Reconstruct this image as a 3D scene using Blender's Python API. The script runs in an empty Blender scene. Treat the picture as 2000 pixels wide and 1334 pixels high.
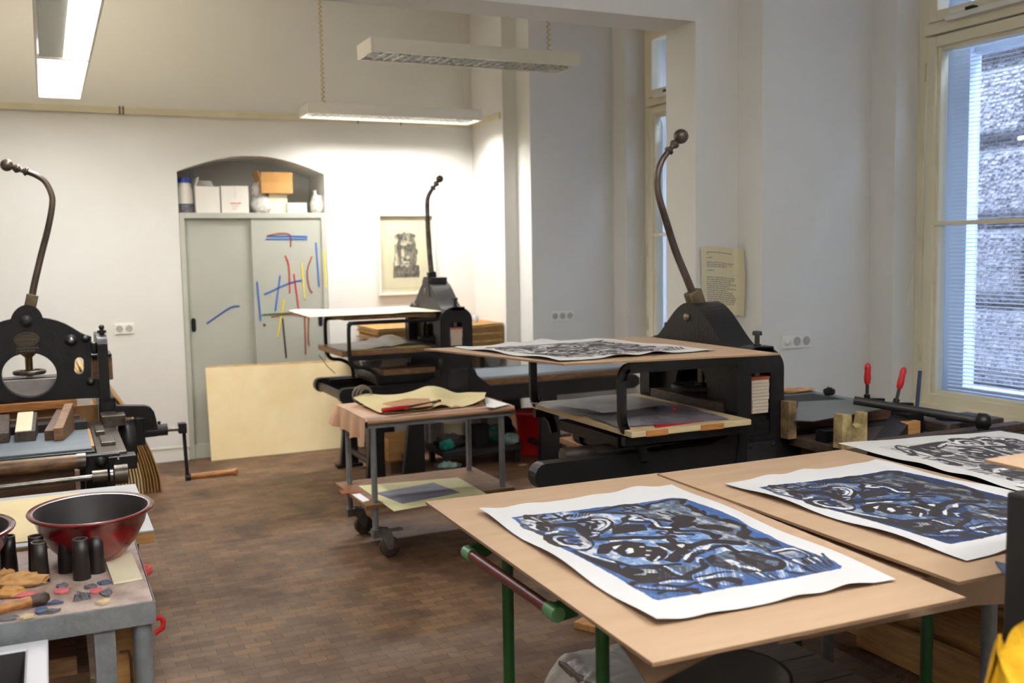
import bpy, math, random
import numpy as np
from math import sin, cos, pi, radians
from mathutils import Vector as V, Matrix, geometry, noise
random.seed(7)
COL = bpy.context.scene.collection
# ------------------------------------------------------------------ camera (1 px = 1/1944 of the distance in a 2000 px frame)
F, YAW, PITCH, ROLL, EYE = 1944.0, .436324, .0904529, -.0172647, V((0, 0, 1.63))
fw = V((sin(YAW)*cos(PITCH), cos(YAW)*cos(PITCH), -sin(PITCH)))
rt = V((cos(YAW), -sin(YAW), 0)); up = rt.cross(fw)
rt, up = rt*cos(ROLL)+up*sin(ROLL), up*cos(ROLL)-rt*sin(ROLL)
def W(px, py, x=None, y=None, z=None):
    """survey point: where the sight line of a photo pixel meets a plane of the room"""
    d = fw*F+rt*(px-1000)-up*(py-667)
    i, v = (0, x) if x is not None else (1, y) if y is not None else (2, z)
    return EYE+d*((v-EYE[i])/d[i])
def tr(pts, **k): return [W(a, b, **k) for a, b in pts]
cam = bpy.data.objects.new('camera', bpy.data.cameras.new('camera')); COL.objects.link(cam)
m3 = Matrix((rt, up, -fw)).transposed()
cam.matrix_world = Matrix.Translation(EYE) @ m3.to_4x4()
cam.data.sensor_width = 36; cam.data.lens = F*36/2000; cam.data.clip_start = .05; cam.data.clip_end = 100
cam.data.dof.use_dof = True; cam.data.dof.focus_distance = 3.3; cam.data.dof.aperture_fstop = 3.2
bpy.context.scene.camera = cam
# ------------------------------------------------------------------ materials
def nodes(name):
    m = bpy.data.materials.new(name); m.use_nodes = True
    nt = m.node_tree; return m, nt, nt.nodes['Principled BSDF']
def mat(name, c, rough=.5, metal=0., c2=None, scale=8., amt=.5, bump=0., bscale=None, stretch=None, coat=0., alpha=1., trans=0., sharp=False, spec=None):
    m, nt, b = nodes(name); N = nt.nodes.new; L = nt.links.new
    tc = N('ShaderNodeTexCoord'); mp = N('ShaderNodeMapping'); L(tc.outputs['Object'], mp.inputs[0])
    if stretch: mp.inputs['Scale'].default_value = stretch
    n = N('ShaderNodeTexNoise'); n.inputs['Scale'].default_value = scale; n.inputs['Detail'].default_value = 6; n.inputs['Roughness'].default_value = .6
    L(mp.outputs[0], n.inputs[0])
    r = N('ShaderNodeValToRGB'); e = r.color_ramp.elements
    e[0].position, e[1].position = (.45, .55) if sharp else (.3, .7)
    if c2 is None: c2 = tuple(v*(1-.25*amt) for v in c)
    e[0].color = (*c2, 1); e[1].color = (*c, 1)
    L(n.outputs[0], r.inputs[0]); L(r.outputs[0], b.inputs['Base Color'])
    b.inputs['Roughness'].default_value = rough; b.inputs['Metallic'].default_value = metal
    b.inputs['Coat Weight'].default_value = coat; b.inputs['Alpha'].default_value = alpha
    b.inputs['Transmission Weight'].default_value = trans
    if spec is not None: b.inputs['Specular IOR Level'].default_value = spec
    if bump:
        bn = N('ShaderNodeTexNoise'); bn.inputs['Scale'].default_value = bscale or scale*4; bn.inputs['Detail'].default_value = 5
        L(mp.outputs[0], bn.inputs[0]); bu = N('ShaderNodeBump'); bu.inputs['Strength'].default_value = bump; bu.inputs['Distance'].default_value = .01
        L(bn.outputs[0], bu.inputs['Height']); L(bu.outputs[0], b.inputs['Normal'])
    return m
def sg(*rgb): return tuple(((v/255+.055)/1.055)**2.4 if v > 10 else v/255/12.92 for v in rgb)
def emis(name, c, s):
    m, nt, b = nodes(name); b.inputs['Base Color'].default_value = (*c, 1)
    b.inputs['Emission Color'].default_value = (*c, 1); b.inputs['Emission Strength'].default_value = s; return m
M = {}
M['plaster'] = mat('plaster', sg(226, 225, 221), .85, c2=sg(219, 217, 211), scale=1.3, bump=.25, bscale=14)
M['plaster_cream'] = mat('plaster_cream', sg(220, 214, 190), .85, c2=sg(212, 205, 178), scale=1.3, bump=.25, bscale=14)
M['paint'] = mat('window_paint', sg(232, 224, 198), .45, c2=sg(224, 214, 184), scale=3, bump=.1)
M['trimpaint'] = mat('trim_paint', sg(220, 212, 184), .5, scale=4)
M['iron'] = mat('black_cast_iron', sg(36, 35, 37), .38, .35, c2=sg(25, 24, 26), scale=9, bump=.18, bscale=60)
M['iron_rough'] = mat('dusty_cast_iron', sg(52, 50, 50), .5, .3, c2=sg(38, 37, 38), scale=7, bump=.2, bscale=60)
M['steel'] = mat('worn_steel', sg(120, 112, 104), .36, .8, c2=sg(66, 58, 52), scale=14, bump=.1)
M['brightsteel'] = mat('bright_steel', sg(175, 172, 168), .3, .9, c2=sg(120, 116, 112), scale=20)
M['bronze'] = mat('worn_bronze', sg(128, 112, 88), .45, .6, c2=sg(88, 74, 56), scale=20)
M['lever'] = mat('worn_lever_steel', sg(112, 98, 86), .36, .6, c2=sg(52, 44, 40), scale=11, sharp=False, stretch=(1, 1, .4))
M['brass'] = mat('dark_brass', sg(120, 98, 64), .4, .7, scale=30)
M['cab'] = mat('grey_green_steel', sg(176, 178, 166), .45, scale=2)
M['cabin'] = mat('cabinet_frame', sg(186, 187, 175), .45, scale=2)
M['grey'] = mat('grey_hammered_paint', sg(134, 138, 143), .45, .1, c2=sg(108, 111, 115), scale=18, bump=.15)
M['greypaint'] = mat('grey_paint', sg(138, 142, 146), .4, .1, c2=sg(112, 114, 116), scale=12)
M['cast'] = mat('cast_aluminium', sg(132, 130, 126), .42, .6, c2=sg(96, 94, 90), scale=20)
M['card'] = mat('cardboard', sg(188, 160, 133), .85, c2=sg(179, 150, 122), scale=2.2, stretch=(1, 8, 1), bump=.04)
M['cardedge'] = mat('cardboard_core', sg(150, 120, 90), .9, scale=60)
M['paper'] = mat('white_paper', sg(240, 240, 242), .8, scale=2, amt=.1)
M['cream'] = mat('cream_paper', sg(236, 228, 202), .8, c2=sg(228, 216, 184), scale=3)
M['board'] = mat('yellowed_board', sg(242, 226, 184), .8, c2=sg(232, 208, 156), scale=3.2)
M['stackboard'] = mat('brown_felt_board', sg(184, 144, 84), .9, c2=sg(140, 100, 50), scale=20, stretch=(1, 1, 6))
M['stackboard2'] = mat('pale_felt_board', sg(226, 198, 146), .9, c2=sg(196, 160, 104), scale=14)
M['wood'] = mat('light_wood', sg(196, 150, 92), .55, c2=sg(160, 112, 60), scale=6, stretch=(1.5, 12, 12), bump=.08)
M['woody'] = mat('light_wood_long', sg(200, 156, 98), .55, c2=sg(160, 114, 64), scale=6, stretch=(12, 1.5, 12), bump=.08)
M['rollerwood'] = mat('inky_roller_wood', sg(150, 112, 72), .42, c2=sg(70, 52, 44), scale=5, stretch=(3, 9, 9))
M['handlewood'] = mat('handle_wood', sg(190, 132, 72), .4, c2=sg(140, 86, 38), scale=8, stretch=(2, 14, 14))
M['ply'] = mat('plywood', sg(206, 190, 154), .6, c2=sg(190, 168, 124), scale=5, stretch=(1.5, 10, 10))
M['dwood'] = mat('stained_wood', sg(112, 82, 58), .55, c2=sg(66, 46, 34), scale=7, stretch=(2, 10, 10), bump=.12)
M['oldwood'] = mat('old_brown_wood', sg(150, 112, 72), .6, c2=sg(92, 62, 38), scale=7, stretch=(2, 10, 10), bump=.1)
M['inkwood'] = mat('inky_wood', sg(92, 74, 62), .55, c2=sg(44, 36, 34), scale=12, stretch=(6, 2, 6), bump=.15)
M['stone'] = mat('litho_stone', sg(128, 138, 146), .42, c2=sg(112, 124, 134), scale=2.5, stretch=(1, 5, 1))
M['plate'] = mat('zinc_plate', sg(120, 128, 128), .3, .45, c2=sg(92, 102, 104), scale=2.6)
M['stonebed'] = mat('pale_stone', sg(190, 182, 178), .5, c2=sg(150, 144, 142), scale=9)
M['shim'] = mat('paper_shims', sg(206, 196, 180), .8, c2=sg(188, 170, 150), scale=60, stretch=(1, 1, 20))
M['red'] = mat('red_plastic', sg(188, 26, 30), .35, scale=10)
M['redenam'] = mat('red_enamel', sg(146, 18, 22), .22, c2=sg(62, 8, 12), scale=9, coat=.5)
M['bowlin'] = mat('sooty_bowl_inside', sg(50, 44, 46), .6, c2=sg(34, 30, 32), scale=8)
M['tube'] = mat('black_tube', sg(34, 28, 28), .38, c2=sg(24, 19, 19), scale=10)
M['tubein'] = mat('tube_rim', sg(96, 84, 80), .5, scale=20)
M['tabletop'] = mat('stained_table_top', sg(200, 182, 174), .6, c2=sg(142, 118, 106), scale=9, stretch=(1.6, 1, 1), bump=.05)
M['leather'] = mat('tan_oilcloth', sg(194, 154, 124), .5, c2=sg(178, 138, 108), scale=3)
M['kraft'] = mat('greenish_kraft_paper', sg(206, 192, 146), .75, c2=sg(188, 172, 122), scale=4)
M['kraft2'] = mat('brown_kraft_paper', sg(176, 132, 84), .75, c2=sg(150, 106, 64), scale=9)
M['yellowgreen'] = mat('yellowed_green_paper', sg(206, 202, 146), .75, c2=sg(214, 206, 166), scale=3)
M['green'] = mat('green_paint', sg(40, 96, 46), .4, c2=sg(28, 74, 36), scale=8)
M['palegreen'] = mat('pale_green_cap', sg(96, 150, 100), .45, scale=8)
M['oxide'] = mat('oxblood_pipe', sg(112, 44, 40), .4, c2=sg(92, 34, 32), scale=8)
M['black'] = mat('matt_black', sg(22, 21, 22), .6, scale=8)
M['cupgrey'] = mat('socket_cup_grey', sg(176, 174, 166), .5)
M['cordcol'] = mat('aged_cord', sg(196, 178, 124), .5)
M['hole'] = mat('dark_recess', sg(12, 12, 12), .9)
M['white'] = mat('white_lacquer', sg(232, 230, 222), .4, amt=.1)
M['boxwhite'] = mat('white_carton', sg(228, 224, 214), .7, amt=.3)
M['boxbrown'] = mat('brown_carton', sg(206, 158, 96), .8, c2=sg(186, 136, 76), scale=5)
M['boxin'] = mat('carton_inside', sg(128, 92, 52), .85)
M['greengrey'] = mat('pale_green_carton', sg(206, 214, 204), .7, amt=.3)
M['bluecap'] = mat('blue_cap', sg(32, 62, 158), .4)
M['bag'] = mat('clear_bag', sg(232, 232, 230), .25, alpha=.55, scale=9, bump=.9, bscale=16)
M['bagsolid'] = mat('white_filling', sg(236, 230, 218), .7, scale=9, bump=.5, bscale=16)
M['film'] = mat('clear_film', sg(214, 212, 214), .22, alpha=.7, c2=sg(184, 180, 184), scale=4, bump=.15, bscale=6)
M['filmdark'] = mat('violet_film', sg(168, 162, 176), .22, alpha=.75, c2=sg(130, 124, 140), scale=4, bump=.15, bscale=6)
M['bucket'] = mat('grey_tub', sg(112, 110, 114), .4, scale=6)
M['bucketlt'] = mat('grey_tub_outside', sg(96, 96, 100), .45, scale=6)
M['tray'] = mat('white_tray', sg(206, 206, 216), .4, amt=.2)
M['trayin'] = mat('inky_tray_inside', sg(38, 30, 36), .5, scale=8)
M['yellow'] = mat('yellow_cloth', sg(226, 178, 20), .8, c2=sg(196, 146, 8), scale=14, bump=.5)
M['teal'] = mat('teal_rag', sg(24, 150, 130), .8, c2=sg(14, 110, 100), scale=14, bump=.4)
M['darkrag'] = mat('dark_rag', sg(60, 52, 54), .85, c2=sg(36, 30, 32), scale=14, bump=.5)
M['paletowel'] = mat('pale_green_rag', sg(150, 176, 166), .85, c2=sg(96, 124, 116), scale=20, bump=.4)
M['greenbag'] = mat('dark_green_bag', sg(14, 74, 58), .6, c2=sg(8, 48, 40), scale=10, bump=.4)
M['bluesteel'] = mat('blue_painted_steel', sg(74, 88, 122), .4, .3, scale=10)
M['rag'] = mat('ochre_rag', sg(206, 166, 112), .85, c2=sg(176, 124, 70), scale=12, bump=.5)
M['pink'] = mat('pink_rag', sg(206, 120, 124), .85, c2=sg(190, 92, 100), scale=20)
M['greyrag'] = mat('grey_rag', sg(124, 124, 130), .85, c2=sg(80, 80, 86), scale=30, bump=.4)
M['bluerag'] = mat('blue_grey_rag', sg(92, 108, 140), .85, c2=sg(70, 82, 112), scale=30, bump=.4)
M['creamrag'] = mat('cream_scrap', sg(220, 200, 160), .85)
M['copper'] = mat('copper_brown_tape', sg(166, 84, 48), .4, c2=sg(128, 58, 30), scale=30)
for n, c in (('tape_blue', (28, 100, 190)), ('tape_red', (196, 36, 40)), ('tape_yellow', (240, 214, 30)), ('tape_green', (20, 110, 60)), ('tape_black', (24, 22, 22)), ('tape_navy', (38, 72, 160))):
    M[n] = mat(n, sg(*c), .35, amt=.3)
M['note'] = mat('notice_paper', sg(222, 214, 186), .8, c2=sg(212, 200, 166), scale=4)
M['ink'] = mat('printed_ink', sg(120, 116, 112), .8)
M['plaque'] = mat('brass_plaque', sg(62, 54, 48), .4, .5, c2=sg(46, 42, 38), scale=60)
M['plaquetxt'] = mat('plaque_relief', sg(112, 98, 82), .4, .5)
M['skirt'] = mat('oiled_skirting', sg(126, 88, 48), .5, c2=sg(96, 62, 32), scale=7, stretch=(2, 10, 10))
M['blind'] = mat('blind_slat', sg(240, 244, 250), .4, amt=.1)
M['extframe'] = mat('outer_frame', sg(196, 208, 226), .5, amt=.2)
M['wireb'] = mat('braided_wire', sg(120, 112, 100), .5)
def glass(name, tint=(1, 1, 1)):
    m, nt, b = nodes(name); nt.nodes.remove(b); N = nt.nodes.new
    t = N('ShaderNodeBsdfTransparent'); t.inputs[0].default_value = (*tint, 1); g = N('ShaderNodeBsdfGlossy'); g.inputs['Roughness'].default_value = .02
    x = N('ShaderNodeMixShader'); L = nt.links.new; x.inputs[0].default_value = .05
    L(t.outputs[0], x.inputs[1]); L(g.outputs[0], x.inputs[2]); L(x.outputs[0], nt.nodes['Material Output'].inputs[0]); return m
M['glass'] = glass('window_glass', (.93, .96, 1)); M['picglass'] = glass('picture_glass')
def floor_mat():
    m, nt, b = nodes('end_grain_block_floor'); N = nt.nodes.new; L = nt.links.new
    tc = N('ShaderNodeTexCoord'); mp = N('ShaderNodeMapping'); L(tc.outputs['Object'], mp.inputs[0]); mp.inputs['Rotation'].default_value = (0, 0, 0)
    br = N('ShaderNodeTexBrick'); L(mp.outputs[0], br.inputs[0])
    for k, v in (('Scale', 1.), ('Brick Width', .112), ('Row Height', .054), ('Mortar Size', .0012), ('Mortar Smooth', .1), ('Bias', 0.)): br.inputs[k].default_value = v
    br.inputs['Color1'].default_value = (*sg(132, 105, 78), 1); br.inputs['Color2'].default_value = (*sg(104, 80, 58), 1); br.inputs['Mortar'].default_value = (*sg(58, 43, 32), 1)
    def ramp(sc, p0, p1, c0, c1, det=5):
        n = N('ShaderNodeTexNoise'); n.inputs['Scale'].default_value = sc; n.inputs['Detail'].default_value = det; L(tc.outputs['Object'], n.inputs[0])
        r = N('ShaderNodeValToRGB'); r.color_ramp.elements[0].position = p0; r.color_ramp.elements[1].position = p1
        r.color_ramp.elements[0].color = (*c0, 1); r.color_ramp.elements[1].color = (*c1, 1); L(n.outputs[0], r.inputs[0]); return r
    def mul(a, bb, f=1., t='MULTIPLY'):
        x = N('ShaderNodeMix'); x.data_type = 'RGBA'; x.blend_type = t; x.inputs['Factor'].default_value = f
        L(a, x.inputs[6]); L(bb, x.inputs[7]); return x.outputs[2]
    c = mul(br.outputs[0], ramp(1.1, .35, .7, (.62, .52, .44), (1.12, 1.1, 1.1)).outputs[0])
    c = mul(c, ramp(3.1, .36, .52, (.42, .38, .40), (1, 1, 1), 4).outputs[0], .75)
    c = mul(c, ramp(45, .25, .6, (.7, .68, .66), (1, 1, 1)).outputs[0], .6)
    c = mul(c, ramp(9, .62, .75, (1, 1, 1), (1.35, 1.2, 1.0)).outputs[0], .7)
    L(c, b.inputs['Base Color'])
    rr = ramp(4, .3, .7, (.46,)*3, (.68,)*3); L(rr.outputs[0], b.inputs['Roughness'])
    bu = N('ShaderNodeBump'); bu.inputs['Strength'].default_value = .25; bu.inputs['Distance'].default_value = .002; bu.invert = True
    L(br.outputs['Fac'], bu.inputs['Height']); L(bu.outputs[0], b.inputs['Normal'])
    return m
M['floor'] = floor_mat()
def ashlar():
    m, nt, b = nodes('rusticated_stone'); N = nt.nodes.new; L = nt.links.new
    tc = N('ShaderNodeTexCoord')
    n = N('ShaderNodeTexVoronoi'); n.inputs['Scale'].default_value = 34; L(tc.outputs['Object'], n.inputs[0])
    n2 = N('ShaderNodeTexNoise'); n2.inputs['Scale'].default_value = 16; n2.inputs['Detail'].default_value = 6; L(tc.outputs['Object'], n2.inputs[0])
    r = N('ShaderNodeValToRGB'); L(n2.outputs[0], r.inputs[0]); e = r.color_ramp.elements
    e[0].position = .3; e[1].position = .7; e[0].color = (*sg(78, 76, 80), 1); e[1].color = (*sg(136, 132, 136), 1); L(r.outputs[0], b.inputs['Base Color'])
    bu = N('ShaderNodeBump'); bu.inputs['Strength'].default_value = 1; bu.inputs['Distance'].default_value = .05
    a = N('ShaderNodeMath'); a.operation = 'ADD'; L(n.outputs[0], a.inputs[0]); L(n2.outputs[0], a.inputs[1])
    L(a.outputs[0], bu.inputs['Height']); L(bu.outputs[0], b.inputs['Normal']); b.inputs['Roughness'].default_value = .95
    return m
M['ashlar'] = ashlar()
def vcol(name, rough=.75):
    m, nt, b = nodes(name); a = nt.nodes.new('ShaderNodeVertexColor'); a.layer_name = 'Col'
    nt.links.new(a.outputs[0], b.inputs['Base Color']); b.inputs['Roughness'].default_value = rough; return m
M['litho'] = vcol('lithograph_ink_on_paper')
# ------------------------------------------------------------------ mesh builder
class MB:
    def __init__(s): s.v, s.f, s.sm, s.mi = [], [], [], []; s.cur = 0
    def add(s, vs, fs, smooth=False):
        o = len(s.v); s.v += [V(p) for p in vs]
        for f in fs: s.f.append([i+o for i in f]); s.sm.append(smooth); s.mi.append(s.cur)
        return s
    def box(s, x0, y0, z0, x1, y1, z1):
        return s.hexa([(x0, y0, z0), (x1, y0, z0), (x1, y1, z0), (x0, y1, z0)], [(x0, y0, z1), (x1, y0, z1), (x1, y1, z1), (x0, y1, z1)])
    def hexa(s, lo, hi):
        return s.add(list(lo)+list(hi), [(3, 2, 1, 0), (4, 5, 6, 7), (0, 1, 5, 4), (1, 2, 6, 5), (2, 3, 7, 6), (3, 0, 4, 7)])
    def obox(s, c, size, rz=0, rx=0, ry=0):
        R = Matrix.Rotation(rz, 3, 'Z') @ Matrix.Rotation(ry, 3, 'Y') @ Matrix.Rotation(rx, 3, 'X'); a, b, d = (v/2 for v in size)
        q = [V(c)+R @ V(p) for p in ((-a, -b, -d), (a, -b, -d), (a, b, -d), (-a, b, -d), (-a, -b, d), (a, -b, d), (a, b, d), (-a, b, d))]
        return s.hexa(q[:4], q[4:])
    def beam(s, p0, p1, w, h, u=(0, 0, 1)):
        p0, p1 = V(p0), V(p1); d = (p1-p0).normalized(); sd = d.cross(V(u)).normalized(); u = sd.cross(d)
        q = [p+sd*a*w/2+u*b*h/2 for p in (p0, p1) for a, b in ((-1, -1), (1, -1), (1, 1), (-1, 1))]
        return s.hexa(q[:4], q[4:])
    def ring(s, c, ax, r, n, r2=None, ref=None):
        ax = V(ax).normalized(); a = V(ref) if ref else (V((0, 0, 1)) if abs(ax.z) < .9 else V((1, 0, 0)))
        e1 = (a-ax*a.dot(ax)).normalized(); e2 = ax.cross(e1)
        return [V(c)+e1*r*cos(2*pi*i/n)+e2*(r2 or r)*sin(2*pi*i/n) for i in range(n)]
    def loft(s, rings, caps=True, smooth=True, closed=False):
        n = len(rings[0]); o = len(s.v); vs = [p for r in rings for p in r]; fs = []
        m = len(rings)
        for j in range(m if closed else m-1):
            k = (j+1) % m
            for i in range(n): fs.append((j*n+i, j*n+(i+1) % n, k*n+(i+1) % n, k*n+i))
        s.add(vs, fs, smooth)
        if caps and not closed:
            s.add(rings[0], [tuple(range(n))[::-1]]); s.add(rings[-1], [tuple(range(n))])
        return s
    def cyl(s, p0, p1, r, r1=None, n=20, caps=True):
        ax = V(p1)-V(p0); return s.loft([s.ring(p0, ax, r, n), s.ring(p1, ax, r if r1 is None else r1, n)], caps)
    def lathe(s, c, ax, prof, n=28, caps=True, sx=1.):
        ax = V(ax).normalized(); return s.loft([s.ring(V(c)+ax*h, ax, max(r, 1e-4), n, max(r, 1e-4)*sx) for r, h in prof], caps)
    def sphere(s, c, r, n=18, sc=(1, 1, 1)):
        rs = []
        for j in range(1, 10):
            t = pi*j/10; rs.append([V(c)+V((r*sin(t)*cos(2*pi*i/n)*sc[0], r*sin(t)*sin(2*pi*i/n)*sc[1], -r*cos(t)*sc[2])) for i in range(n)])
        return s.loft([[p*.02+V(c)*.98+V((0, 0, -r*sc[2]*.98)) for p in rs[0]]]+rs+[[p*.02+V(c)*.98+V((0, 0, r*sc[2]*.98)) for p in rs[-1]]])
    def tube(s, pts, r, n=10, closed=False, flat=1.):
        pts = [V(p) for p in pts]; rings = []; ref = None; m = len(pts)
        for i, p in enumerate(pts):
            d = (pts[(i+1) % m]-pts[i-1]) if closed or 0 < i < m-1 else (pts[1]-pts[0] if i == 0 else pts[-1]-pts[-2])
            d.normalize()
            if ref is None: ref = V((0, 0, 1)) if abs(d.z) < .8 else V((0, 1, 0))
            ref = (ref-d*ref.dot(d)).normalized(); rr = r[i] if isinstance(r, (list, tuple)) else r
            rings.append(s.ring(p, d, rr, n, rr*flat, ref))
        return s.loft(rings, True, True, closed)
    def prism(s, poly, vec, holes=(), smooth=False):
        poly = [V(p) for p in poly]; holes = [[V(p) for p in h] for h in holes]; vec = V(vec)
        allp = poly+[p for h in holes for p in h]
        nrm = sum(((poly[i]-poly[0]).cross(poly[i+1]-poly[0]) for i in range(1, len(poly)-1)), V())
        tris = geometry.tessellate_polygon([poly]+holes)
        n = len(allp); fs = []
        for a, b, c in tris:
            t = (allp[b]-allp[a]).cross(allp[c]-allp[a])
            if t.dot(vec) > 0: a, b, c = c, b, a
            fs.append((a, b, c)); fs.append((c+n, b+n, a+n))
        s.add(allp+[p+vec for p in allp], fs)
        for k, loop in enumerate([poly]+holes):
            m = len(loop); rev = (nrm.dot(vec) > 0)
            vs = loop+[p+vec for p in loop]
            ff = [(i, (i+1) % m, (i+1) % m+m, i+m) for i in range(m)]
            if rev != (k == 0): ff = [f[::-1] for f in ff]
            s.add(vs, ff, smooth)
        return s
    def grid(s, fn, nu, nv, th=0., smooth=True):
        P = [[V(fn(i/nu, j/nv)) for i in range(nu+1)] for j in range(nv+1)]
        vs = [p for r in P for p in r]; w = nu+1; fs = [(j*w+i, j*w+i+1, (j+1)*w+i+1, (j+1)*w+i) for j in range(nv) for i in range(nu)]
        if not th: return s.add(vs, fs, smooth)
        n = len(vs); lo = [p-V((0, 0, th)) for p in vs]
        b = [i for i in range(w)]+[j*w+nu for j in range(1, nv+1)]+[nv*w+i for i in range(nu-1, -1, -1)]+[j*w for j in range(nv-1, 0, -1)]
        s.add(vs+lo, fs+[tuple(k+n for k in f[::-1]) for f in fs], smooth)
        m = len(b); return s.add([vs[k] for k in b]+[lo[k] for k in b], [(i+m, (i+1) % m+m, (i+1) % m, i) for i in range(m)])
    def build(s, name, m, parent=None, bevel=0., colors=None):
        me = bpy.data.meshes.new(name); off = V()
        q = parent
        while q is not None: off += q.location; q = q.parent
        lo = V()
        if parent is None and s.v:
            xs = [p.x for p in s.v]; ys = [p.y for p in s.v]; zs = [p.z for p in s.v]; lo = V(((min(xs)+max(xs))/2, (min(ys)+max(ys))/2, min(zs)))
        me.from_pydata([p-off-lo for p in s.v], [], s.f); me.update()
        me.polygons.foreach_set('use_smooth', s.sm)
        ms = m if isinstance(m, (list, tuple)) else [m]
        for x in ms: me.materials.append(M[x] if isinstance(x, str) else x)
        if len(ms) > 1: me.polygons.foreach_set('material_index', s.mi)
        if colors is not None:
            ca = me.color_attributes.new('Col', 'FLOAT_COLOR', 'POINT'); ca.data.foreach_set('color', colors.astype(np.float32).ravel())
        o = bpy.data.objects.new(name, me); COL.objects.link(o); o.location = lo
        if parent is not None: o.parent = parent
        if bevel:
            b = o.modifiers.new('bevel', 'BEVEL'); b.width = bevel; b.segments = 2; b.limit_method = 'ANGLE'; b.angle_limit = radians(40)
            w = o.modifiers.new('wn', 'WEIGHTED_NORMAL') if False else None
        return o
def tag(o, label=None, cat=None, group=None, kind=None):
    for k, v in (('label', label), ('category', cat), ('group', group), ('kind', kind)):
        if v: o[k] = v
    return o
def root(name, loc, label, cat, group=None, kind=None):
    o = bpy.data.objects.new(name, None); COL.objects.link(o); o.location = V(loc); o.empty_display_size = .05
    return tag(o, label, cat, group, kind)
def copy_tree(o, parent=None):
    c = o.copy(); COL.objects.link(c)
    if parent is not None: c.parent = parent
    for ch in list(o.children): copy_tree(ch, c)
    return c
def arc(cx, cy, r, a0, a1, n=10, r2=None):
    return [(cx+r*cos(radians(a0+(a1-a0)*i/n)), cy+(r2 or r)*sin(radians(a0+(a1-a0)*i/n))) for i in range(n+1)]
def spl(pts, n=6):
    """catmull-rom through points"""
    P = [V(p) for p in pts]; out = []
    for i in range(len(P)-1):
        a = P[i-1] if i else P[0]*2-P[1]; b, c = P[i], P[i+1]; d = P[i+2] if i+2 < len(P) else c*2-b
        for k in range(n):
            t = k/n; out.append(.5*((2*b)+(c-a)*t+(2*a-5*b+4*c-d)*t*t+(3*b-a-3*c+d)*t**3))
    return out+[P[-1]]
def xz(pts, y): return [(a, y, b) for a, b in pts]
def yz(pts, x): return [(x, a, b) for a, b in pts]
def xy(pts, z): return [(a, b, z) for a, b in pts]
def struct(name, mb, m, **k): return tag(mb.build(name, m, **k), kind='structure')
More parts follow.
